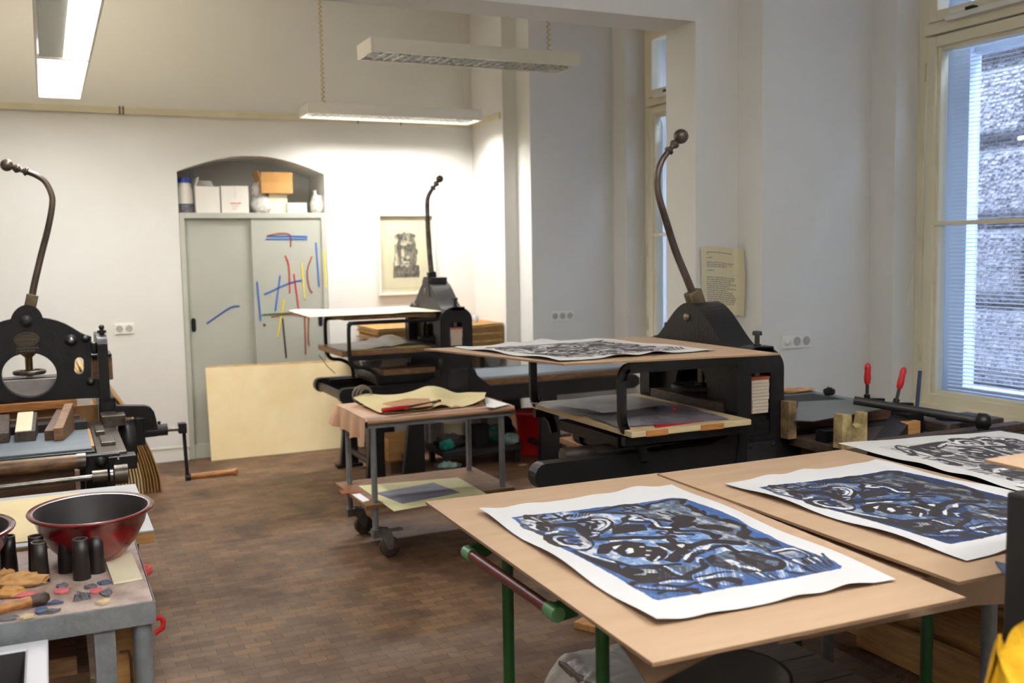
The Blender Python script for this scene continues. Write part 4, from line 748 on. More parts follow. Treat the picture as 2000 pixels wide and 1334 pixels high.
pl = MB().prism(tA(outer), (0, .07, 0), [tA(hole), tA(slot)]).build('bridge_plate', 'iron', A_r, bevel=.007)
def boss(p, rad, m='iron_rough', nut=None, par=pl, y=YA):
    c = W(*p, y=y); MB().lathe(c, (0, -1, 0), [(rad, -.002), (rad, .008), (rad*.72, .014), (rad*.55, .022), (rad*.3, .026), (0, .026)], 22).build('boss', m, par)
    if nut: MB().lathe(c+V((0, -.02, 0)), (0, -1, 0), [(rad*.5, 0), (rad*.5, .014), (rad*.3, .02), (0, .02)], 6).build('nut', nut, par)
boss((51.5, 627.5), .031); boss((139, 664.5), .030, 'iron_rough', 'brightsteel'); boss((167, 662), .018); boss((177, 745), .022, 'iron_rough', 'steel')
# oval maker's plate and small plate under it
c = W(52, 663, y=YA-.003); k = MB().loft([[V((c.x+.060*cos(a*pi/16), YA-y_, c.z+.037*sin(a*pi/16))) for a in range(32)] for y_ in (.0, .004)], True, False); q = k.build('maker_plate', 'plaque', pl)
k = MB(); k.tube([(c.x+.056*cos(a*pi/16), YA-.005, c.z+.034*sin(a*pi/16)) for a in range(32)], .0015, 5, True)
random.seed(5)
for j, (zz, wv) in enumerate(((.021, .034), (.013, .044), (-.0, .05), (-.016, .042), (-.023, .03))):
    xx = -wv
    hgt = .0055 if j == 2 else .003
    while xx < wv: ww = random.uniform(.003, .008); k.box(c.x+xx, YA-.0052, c.z+zz-hgt, c.x+xx+ww, YA-.004, c.z+zz+hgt*.6); xx += ww+.0025
for zz in (.006, -.009): k.box(c.x-.052, YA-.0052, c.z+zz-.0007, c.x+.052, YA-.004, c.z+zz+.0007)
k.build('raised_lettering', 'plaquetxt', q)
c2 = W(53, 682, y=YA); k = MB().box(c2.x-.052, YA-.004, c2.z-.018, c2.x+.052, YA, c2.z+.018); q = k.build('city_plate', 'plaque', pl); k = MB()
for zz, wv in ((.006, .044), (-.008, .034)):
    xx = -wv
    while xx < wv: ww = random.uniform(.003, .008); k.box(c2.x+xx, YA-.0052, c2.z+zz-.004, c2.x+xx+ww, YA-.004, c2.z+zz+.003); xx += ww+.0025
k.build('raised_lettering', 'plaquetxt', q)
# lever
base = W(60, 600, y=YA+.035)
MB().beam(W(57, 607, y=YA+.035), W(64, 575, y=YA+.035), .055, .05, (0, 1, 0)).build('lever_socket', 'bronze', A_r, bevel=.005)
path = [W(a, c, y=YA+.035) for a, c in ((60, 598), (66, 560), (80, 500), (94, 445), (102, 400), (100, 378), (88, 355), (71, 343), (53, 336), (50, 335))]
ball_lever(A_r, None, path, None, [.0175-.005*i/72 for i in range(73)], .030)
# right standard and column
def yA(px, py, x): return W(px, py, x=x)
xs0, xs1 = W(191, 700, y=YA).x, W(211, 700, y=YA).x
zt_ = W(200, 656, y=YA).z; zbm = W(200, 776, y=YA).z
b = MB(); pts = [(YA-.03, zbm-.02)]+[(YA-.03, zt_-.04), (YA-.01, zt_-.01), (YA+.03, zt_), (YA+.35, zt_), (YA+.39, zt_-.03), (YA+.40, zt_-.08), (YA+.40, zbm-.02)]
b.prism(yz(pts, xs0), (xs1-xs0, 0, 0), [yz([(YA+.05, zbm+.06), (YA+.32, zbm+.06), (YA+.32, zt_-.09), (YA+.05, zt_-.09)], xs0)]); b.box(xs0-.03, YA-.02, zt_-.09, xs0, YA+.03, zt_-.03); st = b.build('standard', 'iron', A_r, bevel=.01)
xl_, xr_ = W(195, 820, y=YA).x, W(227, 820, y=YA).x; zlow = W(210, 868, y=YA).z
MB().box(xl_, YA-.03, zlow, xr_, YA+.40, zbm).build('standard_foot', 'iron', A_r, bevel=.008)
c = W(199, 655, y=YA+.06); k = MB().cyl(c, c+V((0, 0, .03)), .012, n=10).lathe(c+V((0, 0, .012)), (0, 0, 1), [(.022, 0), (.022, .014)], 6).sphere(c+V((0, 0, .042)), .014, 12); k.build('clamp_bolt', 'iron_rough', A_r)
k = MB().box(W(179, 700, y=YA+.12).x, YA+.12, W(180, 744, y=YA+.12).z, W(219, 700, y=YA+.12).x, YA+.3, W(180, 699, y=YA+.12).z)
tag(k.build('shim_block', 'oldwood', None, bevel=.005), 'dark brown packing block inside the right standard of the left press', 'packing block')
MB().box(W(176, 700, y=YA+.1).x, YA+.11, W(180, 699, y=YA+.12).z, W(219, 700, y=YA+.1).x, YA+.31, W(180, 692, y=YA+.12).z).build('spindle_shoe', 'iron', A_r, bevel=.005)
# spindle and wheel seen through the round opening
cx = W(56, 700, y=YA+.2).x; ys = YA+.2
k = MB().cyl((cx, ys, W(56, 735, y=ys).z), (cx, ys, W(56, 690, y=ys).z), .018, n=16).lathe((cx, ys, W(56, 698, y=ys).z), (0, 0, 1), [(.018, 0), (.04, .02), (.035, .04)], 16); sp = k.build('screw_spindle', 'brass', A_r)
wz = W(56, 727, y=ys).z; k = MB().tube([(cx+.068*cos(a*pi/12), ys+.068*sin(a*pi/12), wz) for a in range(24)], .012, 10, True).lathe((cx, ys, wz-.014), (0, 0, 1), [(.03, 0), (.03, .028)], 14)
for a in range(4): k.beam((cx, ys, wz), (cx+.066*cos(a*pi/2), ys+.066*sin(a*pi/2), wz), .02, .01)
k.build('hand_wheel', 'steel', sp)
k = MB()
for sx in (-1, 1): k.tube([(cx+sx*.02, ys, wz+.105), (cx+sx*.07, ys, wz+.09), (cx+sx*.105, ys, wz+.085), (cx+sx*.10, ys, wz+.10), (cx+sx*.08, ys, wz+.10)], .0045, 6)
k.build('spring_hook', 'iron', sp)
MB().box(cx-.16, ys-.03, W(56, 745, y=ys).z, cx+.13, ys+.04, W(56, 737, y=ys).z).build('scraper_holder', 'iron', sp, bevel=.003)
x0 = W(-20, 760, y=YA+.1).x; x1 = W(120, 760, y=YA+.1).x
MB().box(x0-.2, YA+.09, W(50, 800, y=YA+.1).z, x1, YA+.12, W(50, 742, y=YA+.1).z).build('scraper_board', 'stonebed', A_r)
MB().box(-.5, YA+.28, W(110, 742, y=YA+.28).z-.0, W(110, 740, y=YA+.28).x+.06, YA+.34, W(110, 733, y=YA+.28).z).build('rear_beam', 'iron_rough', A_r)
# wooden scraper beam under the plate
P0, P1 = W(-30, 795, y=YA-.0), W(150, 783, y=YA)
b = MB().box(P0.x-.3, YA-.02, W(150, 795, y=YA).z-.0, P1.x, YA+.06, W(150, 779, y=YA).z); b.build('scraper_beam', 'handlewood', A_r, bevel=.004)
b = MB().box(-.55, YA+.07, W(100, 848, y=YA+.07).z, W(186, 848, y=YA+.07).x+.02, YA+.1, W(100, 797, y=YA+.07).z); b.build('brown_tympan', 'kraft2', A_r)
# bed with stone
zbd = .80; XR = .155
b = MB().box(-.75, 4.63, zbd-.05, XR, 5.46, zbd-.001); b.build('press_bed', 'iron', A_r, bevel=.004)
MB().box(-.72, 4.66, zbd, XR-.012, 5.2, zbd+.006).build('stone_plate', 'stone', A_r)
MB().box(XR-.012, 4.7, zbd, XR, 5.2, zbd+.008).build('wood_strip', 'wood', A_r)
b = MB().box(XR+.004, 4.58, zbd-.04, XR+.125, 5.5, zbd-.005); b.box(XR+.03, 4.75, zbd-.005, XR+.09, 4.95, zbd+.012); b.box(XR+.02, 5.02, zbd-.005, XR+.06, 5.2, zbd+.02); b.box(XR+.06, 5.28, zbd-.005, XR+.17, 5.44, zbd+.05); b.build('bed_rail', 'steel', A_r, bevel=.003)
b = MB().box(-.7, 5.21, zbd, XR-.01, 5.30, zbd+.045); b.build('clamp_bar', 'iron_rough', A_r, bevel=.004)
MB().box(-.7, 5.31, zbd, XR-.04, 5.34, zbd+.06).build('guide_bar', 'dwood', A_r)
# front roller, bracket and rod
xe = W(150, 900, y=4.6).x; zc_ = W(140, 899, y=4.6).z
MB().cyl((-.75, 4.56, zc_-.0), (xe, 4.56, zc_), .031, n=24).build('wooden_roller', 'rollerwood', A_r)
MB().cyl((xe, 4.56, zc_), (xe+.035, 4.56, zc_), .034, n=20).build('roller_collar', 'steel', A_r)
MB().box(-.75, 4.60, zc_-.17, xe-.01, 4.65, zc_-.035).build('front_board', 'dwood', A_r, bevel=.003)
b = MB().box(xe+.035, 4.55, zc_-.10, xe+.17, 4.60, zc_+.022); b.box(xe+.12, 4.53, zc_-.05, xe+.235, 4.62, zc_+.01); b.build('corner_bracket', 'iron', A_r, bevel=.004)
k = MB().lathe(W(197, 903, y=4.55), (0, -1, 0), [(.024, 0), (.024, .006), (.014, .012), (.01, .02), (0, .02)], 18); k.build('bracket_boss', 'iron_rough', A_r)
MB().lathe(W(231, 897, y=4.53), (0, -1, 0), [(.007, 0), (.005, .005), (0, .005)], 12).build('bracket_screw', 'brightsteel', A_r)
c = W(225, 927, y=4.5); 
MB().cyl((-.75, 4.5, c.z-.012), (c.x-.06, 4.5, c.z), .012, n=14).build('draw_rod', 'brightsteel', A_r)
MB().cyl((c.x-.09, 4.5, c.z), (c.x-.03, 4.5, c.z), .027, n=18).build('rod_sleeve', 'steel', A_r); MB().cyl((c.x-.02, 4.5, c.z), (c.x-.008, 4.5, c.z), .026, n=6).build('rod_nut', 'brightsteel', A_r)
MB().cyl((c.x-.004, 4.5, c.z), (c.x+.05, 4.5, c.z), .042, n=24).build('rod_hub', 'steel', A_r, bevel=.006)
for xx in (-.55, xe+.03):
    MB().box(xx, 4.6, 0, xx+.09, 4.68, zc_-.09).build('leg_post', 'iron', A_r, bevel=.005); MB().box(xx, 5.7, 0, xx+.09, 5.8, .7).build('leg_post', 'iron', A_r, bevel=.005)
b = MB().prism(yz([(4.7, zc_-.02), (4.7, zc_-.12), (5.2, zc_-.15), (5.3, zc_-.25), (5.95, zc_-.25), (5.95, zlow+.01), (5.45, zlow+.01)], XR+.06), (.06, 0, 0)); b.build('side_frame', 'iron', A_r, bevel=.006)
MB().prism(yz([(5.35, 0), (5.55, 0), (5.62, .55), (5.45, .55)], XR+.065), (.05, 0, 0)).build('leg', 'iron', A_r, bevel=.005); MB().prism(yz([(5.85, 0), (6.05, 0), (5.95, .55), (5.8, .55)], XR+.065), (.05, 0, 0)).build('leg', 'iron', A_r, bevel=.005)
# pulley, crank bracket and crank
yk = 5.42
pc_ = W(246, 865, y=yk); b = MB().lathe((pc_.x-.03, yk, pc_.z), (1, 0, 0), [(.075, 0), (.118, .0), (.118, .075), (.1, .075), (.095, .04), (.03, .03), (.03, .0)], 36); b.build('pulley', 'iron_rough', A_r)
bp = [(226, 793), (284, 793), (294, 796), (301, 804), (305, 818), (308, 832), (308, 852), (283, 855), (281, 818), (276, 814), (226, 816)]
MB().prism(tr(bp, y=yk-.03), (0, .06, 0)).build('crank_bracket', 'iron', A_r, bevel=.012)
b = MB().box(W(263, 840, y=yk).x, yk-.04, W(270, 868, y=yk).z, W(282, 840, y=yk).x, yk+.05, W(270, 814, y=yk).z); b.build('bearing_block', 'iron', A_r, bevel=.006)
h0, h1 = W(286, 842, y=yk), W(327, 840, y=yk); MB().cyl((h0.x, yk, h0.z), (h1.x, yk, h0.z), .031, n=24).build('shaft_bearing', 'iron_rough', A_r, bevel=.004)
o_ = W(311, 832, y=yk); MB().cyl(o_-V((0, 0, .01)), o_+V((0, 0, .014)), .006, n=10).sphere(o_+V((0, 0, .018)), .009, 10).build('oil_cap', 'iron', A_r)
h2 = W(360, 838, y=yk); cr = MB().cyl((h1.x, yk, h0.z), (h2.x, yk, h0.z), .014, n=16).build('crank_shaft', 'brightsteel', A_r)
h3 = W(366, 932, y=yk); b = MB().box(W(348, 838, y=yk).x, yk-.028, h0.z-.025, W(364, 838, y=yk).x, yk+.028, h0.z+.028); b.build('crank_hub', 'iron', cr, bevel=.004)
b = MB().beam((W(358.5, 838, y=yk).x, yk, h0.z), (h3.x, yk, h3.z), .016, .03, (0, 1, 0)); b.cyl((h3.x-.01, yk, h3.z), (h3.x+.016, yk, h3.z), .02, n=16); b.build('crank_arm', 'iron', cr)
h4 = W(462, 920, y=yk); b = MB().lathe((h3.x+.016, yk, h3.z), (h4.x-h3.x-.016, 0, (h4.z-h3.z)*.0), [(.015, 0), (.018, .01), (.016, .03), (.019, .13), (.017, .215), (.022, .225), (.022, .238), (.012, .245)], 18); b.build('crank_handle', 'handlewood', cr)
# loose wooden scrapers on the left press stone
def scraper(label, px, py0, m, w=.055, L=.22, rz=0, h=.045, notch=False, z=zbd+.0065):
    c = W(px, py0, z=z); b = MB()
    if notch:
        b.prism([V((c.x+a, c.y, z+bz)) for a, bz in ((-w*.9, 0), (w*.9, 0), (w*1.2, h*1.2), (w*.15, h*.75), (-w*.9, h*1.1))], (sin(rz)*L, L*.55, 0))
    else: b.hexa([(c.x-w/2, c.y, z), (c.x+w/2, c.y, z), (c.x+w/2+L*sin(rz), c.y+L, z), (c.x-w/2+L*sin(rz), c.y+L, z)], [(c.x-w/2, c.y, z+h), (c.x+w/2, c.y, z+h), (c.x+w/2+L*sin(rz), c.y+L, z+h*2.3), (c.x-w/2+L*sin(rz), c.y+L, z+h*2.3)])
    return tag(b.build('scraper_block', m, bevel=.003), label, 'wooden scraper')
random.seed(21)
# ================================================================== LITHOGRAPH ARTWORK
def art_mask():
    nu, nv = 330, 480                      # grid of the 0.68 x 1.0 m sheet
    x = np.linspace(0, 680, nu+1); y = np.linspace(0, 1000, nv+1); X, Y = np.meshgrid(x, y)
    wx = X+9*npn(X/700, Y/1020, 10, 41); wy = Y+9*npn(X/700, Y/1020, 10, 42)
    pal = dict(k=(46, 40, 42), w=(220, 222, 228), b=(56, 92, 152), l=(122, 152, 194), g=(98, 116, 138), n=(176, 174, 172), d=(66, 66, 76), p=(224, 224, 227))
    code = np.full(X.shape, 'p', dtype='<U1')
    def inside(P):
        r = np.zeros(X.shape, bool); n = len(P)
        for i in range(n):
            x0, y0 = P[i]; x1, y1 = P[(i+1) % n]
            if y0 == y1: continue
            c = ((wy >= min(y0, y1)) & (wy < max(y0, y1))); r ^= c & (wx < (wy-y0)*(x1-x0)/(y1-y0)+x0)
        return r
    for w_, c, f in ART:
        P = [(f[i], f[i+1]) for i in range(0, len(f), 2)]
        if w_ == 0: code[inside(P)] = c; continue
        xs_ = [p[0] for p in P]; ys_ = [p[1] for p in P]; w2 = w_*1.15
        j0, j1 = np.searchsorted(y, [min(ys_)-40, max(ys_)+40]); i0, i1 = np.searchsorted(x, [min(xs_)-40, max(xs_)+40]); sl = (slice(j0, j1+1), slice(i0, i1+1))
        Q = spl([(a, b_, 0) for a, b_ in P], 3) if len(P) > 2 else [V((*P[0], 0)), V((*P[1], 0))]; D = np.full(wx[sl].shape, 1e9)
        for i in range(len(Q)-1):
            ax, ay = Q[i].x, Q[i].y; dx, dy = Q[i+1].x-ax, Q[i+1].y-ay; t = np.clip(((wx[sl]-ax)*dx+(wy[sl]-ay)*dy)/(dx*dx+dy*dy+1e-9), 0, 1)
            D = np.minimum(D, (wx[sl]-ax-dx*t)**2+(wy[sl]-ay-dy*t)**2)
        s_ = code[sl]; s_[D < w2*w2*(1+.5*npn(X[sl]/700, Y[sl]/1020, 30, 7))] = c; code[sl] = s_
    C3 = np.zeros(X.shape+(3,)); 
    st = npn((X+Y*.6)/1400, (Y-X*.3)/900+.3, 60, 3); st2 = npn(X/690, Y/1010, 26, 8); st3 = npn(X/690, Y/1010*.35, 70, 13)
    lin = {k: np.array(sg(*v)) for k, v in pal.items()}
    for k in pal: C3[code == k] = lin[k]
    def mix(m, col, a): C3[m] = C3[m]*(1-a[m][:, None])+lin[col]*a[m][:, None]
    for cset, hi, lo in ((('l',), 'w', 'b'), (('b',), 'l', 'd'), (('g',), 'n', 'd'), (('d',), 'g', 'k'), (('n',), 'w', 'g'), (('w',), 'p', 'l')):
        m = np.isin(code, cset); q = .35 if cset[0] == 'b' else 1; mix(m, hi, q*np.clip(st2*2.2+st3*1.4-.1, 0, .8)); mix(m, lo, q*np.clip(-st2*2.0-st*2.0-.15, 0, .85))
    m = np.isin(code, ('l', 'g')); mix(m, 'k', (np.abs(st2+.5*st) < .018)*.8)
    return nu, nv, C3, code
NU, NV, ARTC, CODE = art_mask()
def sheet_colors(kind):
    C3 = ARTC.copy()
    if kind == 'bw':
        L_ = C3 @ np.array([.3, .6, .1]); L_ = np.clip((L_-.02)*1.6, 0, 1); blue = (CODE == 'b'); L_[blue] = .75*L_[blue]+.25; C3 = np.stack([L_*.86+.035, L_*.84+.03, L_*.86+.035], -1)
        C3[CODE == 'p'] = sg(224, 223, 222); outer = CODE == 'b'; C3[outer] = C3[outer]*.2+np.array(sg(216, 215, 214))*.8
    if kind == 'dark': C3[CODE == 'b'] = C3[CODE == 'b']*np.array([.3, .32, .38]); C3[CODE == 'l'] *= np.array([.42, .46, .52]); C3[CODE == 'g'] *= .5; C3[CODE == 'n'] *= .6
    if kind == 'white': C3[:] = sg(238, 238, 240)
    return np.concatenate([C3.reshape(-1, 3), np.ones((C3.size//3, 1))], 1)
def curl(u, v, s, a):
    e = 1-min(u, 1-u, v, 1-v)*7
    k = a*max(0, e)**1.5*(.5+.5*sin(13*v+9*u+s))*(.6+.4*sin(23*u+s*2))
    return .0012+max(k, 0)
def art_sheet(corners, kind, s, label, amp=.012, name='lithograph_print', group=None, nu=None, nv=None):
    """corners: far-left, far-right, near-right, near-left of the sheet as world points"""
    a, b_, c, d = [V(p) for p in corners]
    def fn(u, v):
        q = a.lerp(b_, u).lerp(d.lerp(c, u), v); q.z += curl(u, v, s, amp); return q
    b = MB().grid(fn, NU, NV); o = b.build(name, 'litho', colors=sheet_colors(kind)); return tag(o, label, 'print', group)
def cardboard(corners, label, th=.006, name='cardboard_sheet', nb=24, droop=None, m=('card', 'cardedge'), parent=None):
    a, b_, c, d = [V(p) for p in corners]; random.seed(len(label)); js = [random.uniform(-1, 1) for _ in range(200)]
    def fn(u, v):
        q = a.lerp(b_, u).lerp(d.lerp(c, u), v)
        if droop: q.z += droop(u, v)
        return q
    o = MB(); n = nb; P = [[fn(i/n, j/n) for i in range(n+1)] for j in range(n+1)]; w = n+1
    vs = [p for r_ in P for p in r_]; fs = [(j*w+i, (j+1)*w+i, (j+1)*w+i+1, j*w+i+1) for j in range(n) for i in range(n)]
    o.add(vs, fs, True); o.add([p-V((0, 0, th)) for p in vs], [f[::-1] for f in fs], True); o.cur = 1
    bd = [i for i in range(w)]+[j*w+n for j in range(1, w)]+[n*w+i for i in range(n-1, -1, -1)]+[j*w for j in range(n-1, 0, -1)]
    m_ = len(bd); o.add([vs[k] for k in bd]+[vs[k]-V((0, 0, th)) for k in bd], [(i, (i+1) % m_, (i+1) % m_+m_, i+m_) for i in range(m_)])
    ob = o.build(name, m, parent); return tag(ob, label, 'cardboard') if parent is None else ob
# ================================================================== PRINT TABLES (front right)
ZT1 = .835
g = root('green_trolley', (1.67, 2.2, 0), 'green tubular trolley with dark red push bar carrying the nearest cardboard and print', 'trolley')
for x in (1.125, 2.162):
    for y in (1.945, 2.47): MB().cyl((x, y, 0), (x, y, ZT1-.03), .0165, n=16).build('leg', 'green', g)
b = MB().box(1.10, 1.92, ZT1-.045, 2.18, 1.955, ZT1-.02).box(1.10, 2.46, ZT1-.045, 2.18, 2.495, ZT1-.02).box(1.10, 1.955, ZT1-.045, 1.13, 2.46, ZT1-.02).box(2.15, 1.955, ZT1-.045, 2.18, 2.46, ZT1-.02); b.build('top_frame', 'green', g, bevel=.004)
MB().box(1.1, 1.92, ZT1-.02, 2.18, 2.495, ZT1).build('table_board', 'dwood', g)
hb = MB().cyl((1.032, 2.02, .79), (1.032, 2.51, .79), .0145, n=18).build('push_bar', 'oxide', g)
for y0_, y1_ in ((1.985, 2.035), (2.495, 2.54)): MB().cyl((1.032, y0_, .79), (1.032, y1_, .79), .0185, n=18).build('end_cap', 'palegreen', hb)
for y in (2.005, 2.525): MB().prism([(a, y-.012, c) for a, c in [(1.018, .775), (1.04, .77), (1.085, .775), (1.125, .80), (1.125, .822), (1.03, .81)]], (0, .024, 0)).build('bar_bracket', 'green', g, bevel=.004)
def scl(p, z, z0=.85): k = (1.63-z)/(1.63-z0); return (p[0]*k, p[1]*k, z)
zc1 = .868
c1 = [scl((1.049, 2.916), zc1), scl((1.908, 2.899), zc1), scl((1.814, 1.526), zc1), scl((1.004, 1.547), zc1)]
cardboard([(p[0], p[1], ZT1+.014) for p in (c1[0], c1[1], c1[2], c1[3])], 'large brown cardboard sheet under the nearest blue print, in front of the tables', .008, droop=lambda u, v: .016*(1-.0*u))
u_ = [W(1052, 1180, z=.835), W(1330, 1240, z=.835), W(1329, 1290, z=.77), W(1272, 1334, z=.66)]
b = MB(); q0 = V((1.12, 1.62, .834)); pts = [V((1.10, 2.3, .832)), V((1.5, 2.3, .832)), V((1.5, 1.45, .80)), V((W(1272, 1340, y=1.42).x, 1.42, W(1272, 1340, y=1.42).z)), V((1.07, 1.75, .80))]
cardboard([V((1.14, 2.3, .8385)), V((1.6, 2.3, .8385)), V((1.50, 1.66, .846)), W(1268, 1338, y=1.60)], 'second cardboard sheet hanging down under the near corner of the nearest sheet', .005, nb=12, droop=lambda u, v: .03*max(0, sin(pi*v))*(1-u)*v)
P1 = [W(935, 998, z=zc1+.006), W(1312, 946, z=zc1+.006), W(1750, 1130, z=zc1+.006), W(1283, 1218, z=zc1+.006)]
art_sheet([(p.x, p.y, zc1+.003) for p in P1], 'blue', 1.0, 'nearest blue, black and white lithograph on the front cardboard sheet')
t2 = root('work_table', (2.55, 2.2, 0), 'work table on grey tubular legs under the second blue print', 'table')
for x in (2.228, 2.965):
    for y in (1.80, 2.40): MB().cyl((x, y, 0), (x, y, .80), .02, n=16).build('leg', 'grey', t2)
MB().box(2.20, 1.74, .80, 3.0, 2.80, .838).build('table_board', 'dwood', t2, bevel=.003)
MB().box(2.24, 1.79, .76, 2.95, 1.81, .80).build('apron', 'grey', t2)
zc2 = .876
tag(MB().box(2.02, 1.78, .849, 2.60, 2.8, .8665).build('cardboard_pad', 'card'), 'flat cardboard pad between the work table and the sheet under the second print', 'cardboard')
k = (1.63-zc2)/.78
c2 = [(1.905*k, 2.90*k, zc2), (2.76*k, 2.90*k, zc2), (2.72*k, 1.60*k, zc2), (1.88*k, 1.604*k, zc2)]
cardboard([(p[0], p[1], zc2-.002) for p in c2], 'brown cardboard sheet under the second blue print, behind and right of the nearest sheet', .008, droop=lambda u, v: -.003*(1-v))
# cardboard flap hanging from the near edge of the table
fa = [V((1.40, 1.66, .845)), V((2.7, 1.66, .845)), V((2.7, 1.655, .745)), V((2.15, 1.655, .735)), V((2.0, 1.655, .755)), V((1.40, 1.655, .77))]
b = MB().prism(fa, (0, .005, 0)); b.box(1.40, 1.66, .843, 2.7, 2.2, .848)
tag(b.build('cardboard_flap', 'card'), 'folded cardboard with its front side hanging down over the table edge, under both sheets', 'cardboard')
z_ = zc2+.003
P2 = [W(1415, 945, z=z_), W(1710, 901, z=z_)]; nr = W(1888, 1096, z=z_); P2 += [P2[1]+(nr-P2[0]), nr]
art_sheet(P2, 'dark', 4.3, 'second lithograph, darker blue and black, lying behind the nearest one')
z3 = .884
b = MB().box(2.76, 2.08, .8395, 3.45, 2.78, .880); tag(b.build('shadow_board', 'black', bevel=.002), 'board coloured black as the shadow under the black and white print by the window', 'board')  # support board; its black stands in for the thin shadow below the raised sheet
t3 = root('side_table', (3.3, 2.45, 0), 'dark side table under the black and white print by the window', 'table')
for x in (3.05, 3.43):
    for y in (2.1, 2.84): MB().box(x-.02, y-.02, 0, x+.02, y+.02, .84).build('leg', 'grey', t3)
MB().box(3.02, 2.06, .80, 3.48, 2.86, .838).build('table_board', 'dwood', t3)
P3 = [W(1636, 866, z=z3), W(1954, 842, z=z3)]; nr = W(1995, 960, z=z3); P3 += [P3[1]+(nr-P3[0])*1.15, P3[0]+(nr-P3[0])*1.15]
P3 = [P3[1], P3[2], P3[3], P3[0]]
art_sheet([(p.x, p.y, z3-.002) for p in P3], 'bw', 2.2, 'black and white lithograph lying by the window behind the blue prints')
tag(MB().grid(lambda u, v: (2.66+.7*u, 2.07-.1*v+.02*u, .8865+.004*sin(5*u)+.002), 12, 4).build('paper_sheet', 'paper'), 'plain white sheet edge showing in front of the black and white print', 'paper')
tag(MB().prism([W(a, c, z=zc2+.001) for a, c in ((1944, 1098), (1985, 1108), (1985, 1140), (1962, 1124))], (0, 0, .003)).build('lavender_slip', 'bluerag'), 'small lavender slip at the right end of the second cardboard sheet', 'paper')
# low platform shelf under the tables
lp = root('low_platform', (1.85, 2.1, 0), 'low platform of worn grey-brown boards under the print tables', 'platform')
dk = mat('worn_grey_boards', sg(122, 112, 104), .6, c2=sg(88, 78, 70), scale=7, stretch=(1.2, 12, 12), bump=.1)
for i in range(8):
    y = 2.68-.165*i; MB().box(1.39, y-.16, .325, 2.135, y, .35).build('board', dk, lp, bevel=.002)
for x in (1.42, 2.08):
    for y in (1.45, 2.62): MB().box(x, y-.03, 0, x+.04, y+.01, .325).build('leg', 'wood', lp)
def wrap(u, v):
    x = 1.365+.42*u; y = 2.70-.42*v; e = max(0, 1-u*9)
    return V((x-.02*e+.012*noise.noise(V((u*9, v*9, 1))), y+.012*noise.noise(V((u*7, v*8, 5)))*(1 if v < .1 else .3), .356-.09*e+.010*abs(noise.noise(V((u*8, v*8, 2))))*(3 if u < .2 else 1)))
tag(MB().grid(wrap, 40, 40).build('plastic_wrap', 'bag'), 'crinkled clear plastic sheet over the left end of the low platform', 'plastic sheet')
c_ = V((1.53, 2.03, .352)); b = MB(); b.lathe(c_, (0, 0, 1), [(.10, .004), (.105, .0), (.15, .09), (.168, .165), (.178, .168), (.182, .178), (.176, .184), (.165, .18), (.146, .09), (.10, .012), (0, .012)], 48, caps=False, sx=1.0)
tb = b.build('grey_tub', 'bucket'); tag(tb, 'dark grey round plastic tub under the nearest cardboard sheet', 'tub')
for i, (x0, x1, y0, y1, z0, h) in enumerate(((2.29, 2.325, 1.2, 2.34, .351, .115), (2.35, 2.55, 1.2, 2.6, .351, .09), (2.37, 2.57, 1.2, 2.62, .442, .05), (2.59, 2.84, 1.2, 2.62, .351, .16), (2.6, 2.86, 1.2, 2.66, .512, .045))):
    tag(MB().box(x0, y0, z0, x1, y1, z0+h).build('timber_board', 'woody', bevel=.003), ['upright pale board along the right side of the low platform', 'wide pine board lying behind the upright pale one', 'narrow pine board on the wide one', 'thick pine plank at the back of the timber under the table', 'topmost plank at the back of the timber'][i], 'timber')
rk = root('timber_rack', (2.65, 1.9, 0), 'low grey rack carrying the pine boards under the second table', 'rack')
MB().box(2.265, 1.15, .325, 2.9, 2.72, .35).build('rack_board', 'dwood', rk)
for x in (2.27, 2.86):
    for y in (1.2, 2.68): MB().box(x, y-.02, 0, x+.035, y+.015, .325).build('leg', 'grey', rk)
w0 = W(1138, 1222, z=0); r = root('wood_offcut', (w0.x, w0.y, 0), 'small piece of wood with dark inset lying on the floor under the green trolley', 'wood piece')
b = MB().obox((w0.x+.05, w0.y-.02, .016), (.17, .11, .03), .5); b.build('wood_block', 'wood', r, bevel=.003); MB().obox((w0.x+.075, w0.y-.02, .033), (.10, .075, .004), .5).build('dark_inset', 'hole', r)
# foreground stand, right edge
st_ = W(1965, 960, z=1.15); fs = root('metal_stand', (st_.x+.12, st_.y-.1, 0), 'dark grey metal stand very close at the right edge', 'stand')
b = MB().box(st_.x, st_.y-.22, .02, st_.x+.3, st_.y, 1.15); b.build('upright_panel', 'black', fs, bevel=.006)
MB().box(st_.x-.03, st_.y-.25, 0, st_.x+.33, st_.y+.03, .02).build('foot', 'bucket', fs); MB().box(st_.x+.035, st_.y-.225, 1.07, st_.x+.12, st_.y-.2205, 1.12).build('wood_inlay', 'wood', fs)
cf = W(1922, 897, z=1.158); cardboard([(cf.x, cf.y, 1.158), (cf.x+.8, cf.y+.02, 1.158), (cf.x+.75, cf.y-.42, 1.158), (cf.x-.02, cf.y-.42, 1.158)], 'cardboard corner close to the viewer on top of the dark stand', .006, nb=4)
yl = root('yellow_cloth', (1.4, 1.0, .7), 'bright yellow cloth heaped in front of the dark stand at the lower right corner', 'cloth')
tops = spl([W(a, c, y=1.03) for a, c in ((1905, 1400), (1938, 1300), (1950, 1238), (1966, 1262), (1990, 1222), (2040, 1200), (2120, 1190), (2200, 1230))], 6)
def yf(u, v):
    q = tops[min(int(round(u*(len(tops)-1))), len(tops)-1)].copy(); q.y += -.11*v+.025*sin(u*22)*v+.01*sin(v*12); q.z = q.z+(.705-q.z)*v**1.3; q.x += .01*sin(v*10+u*9); return q
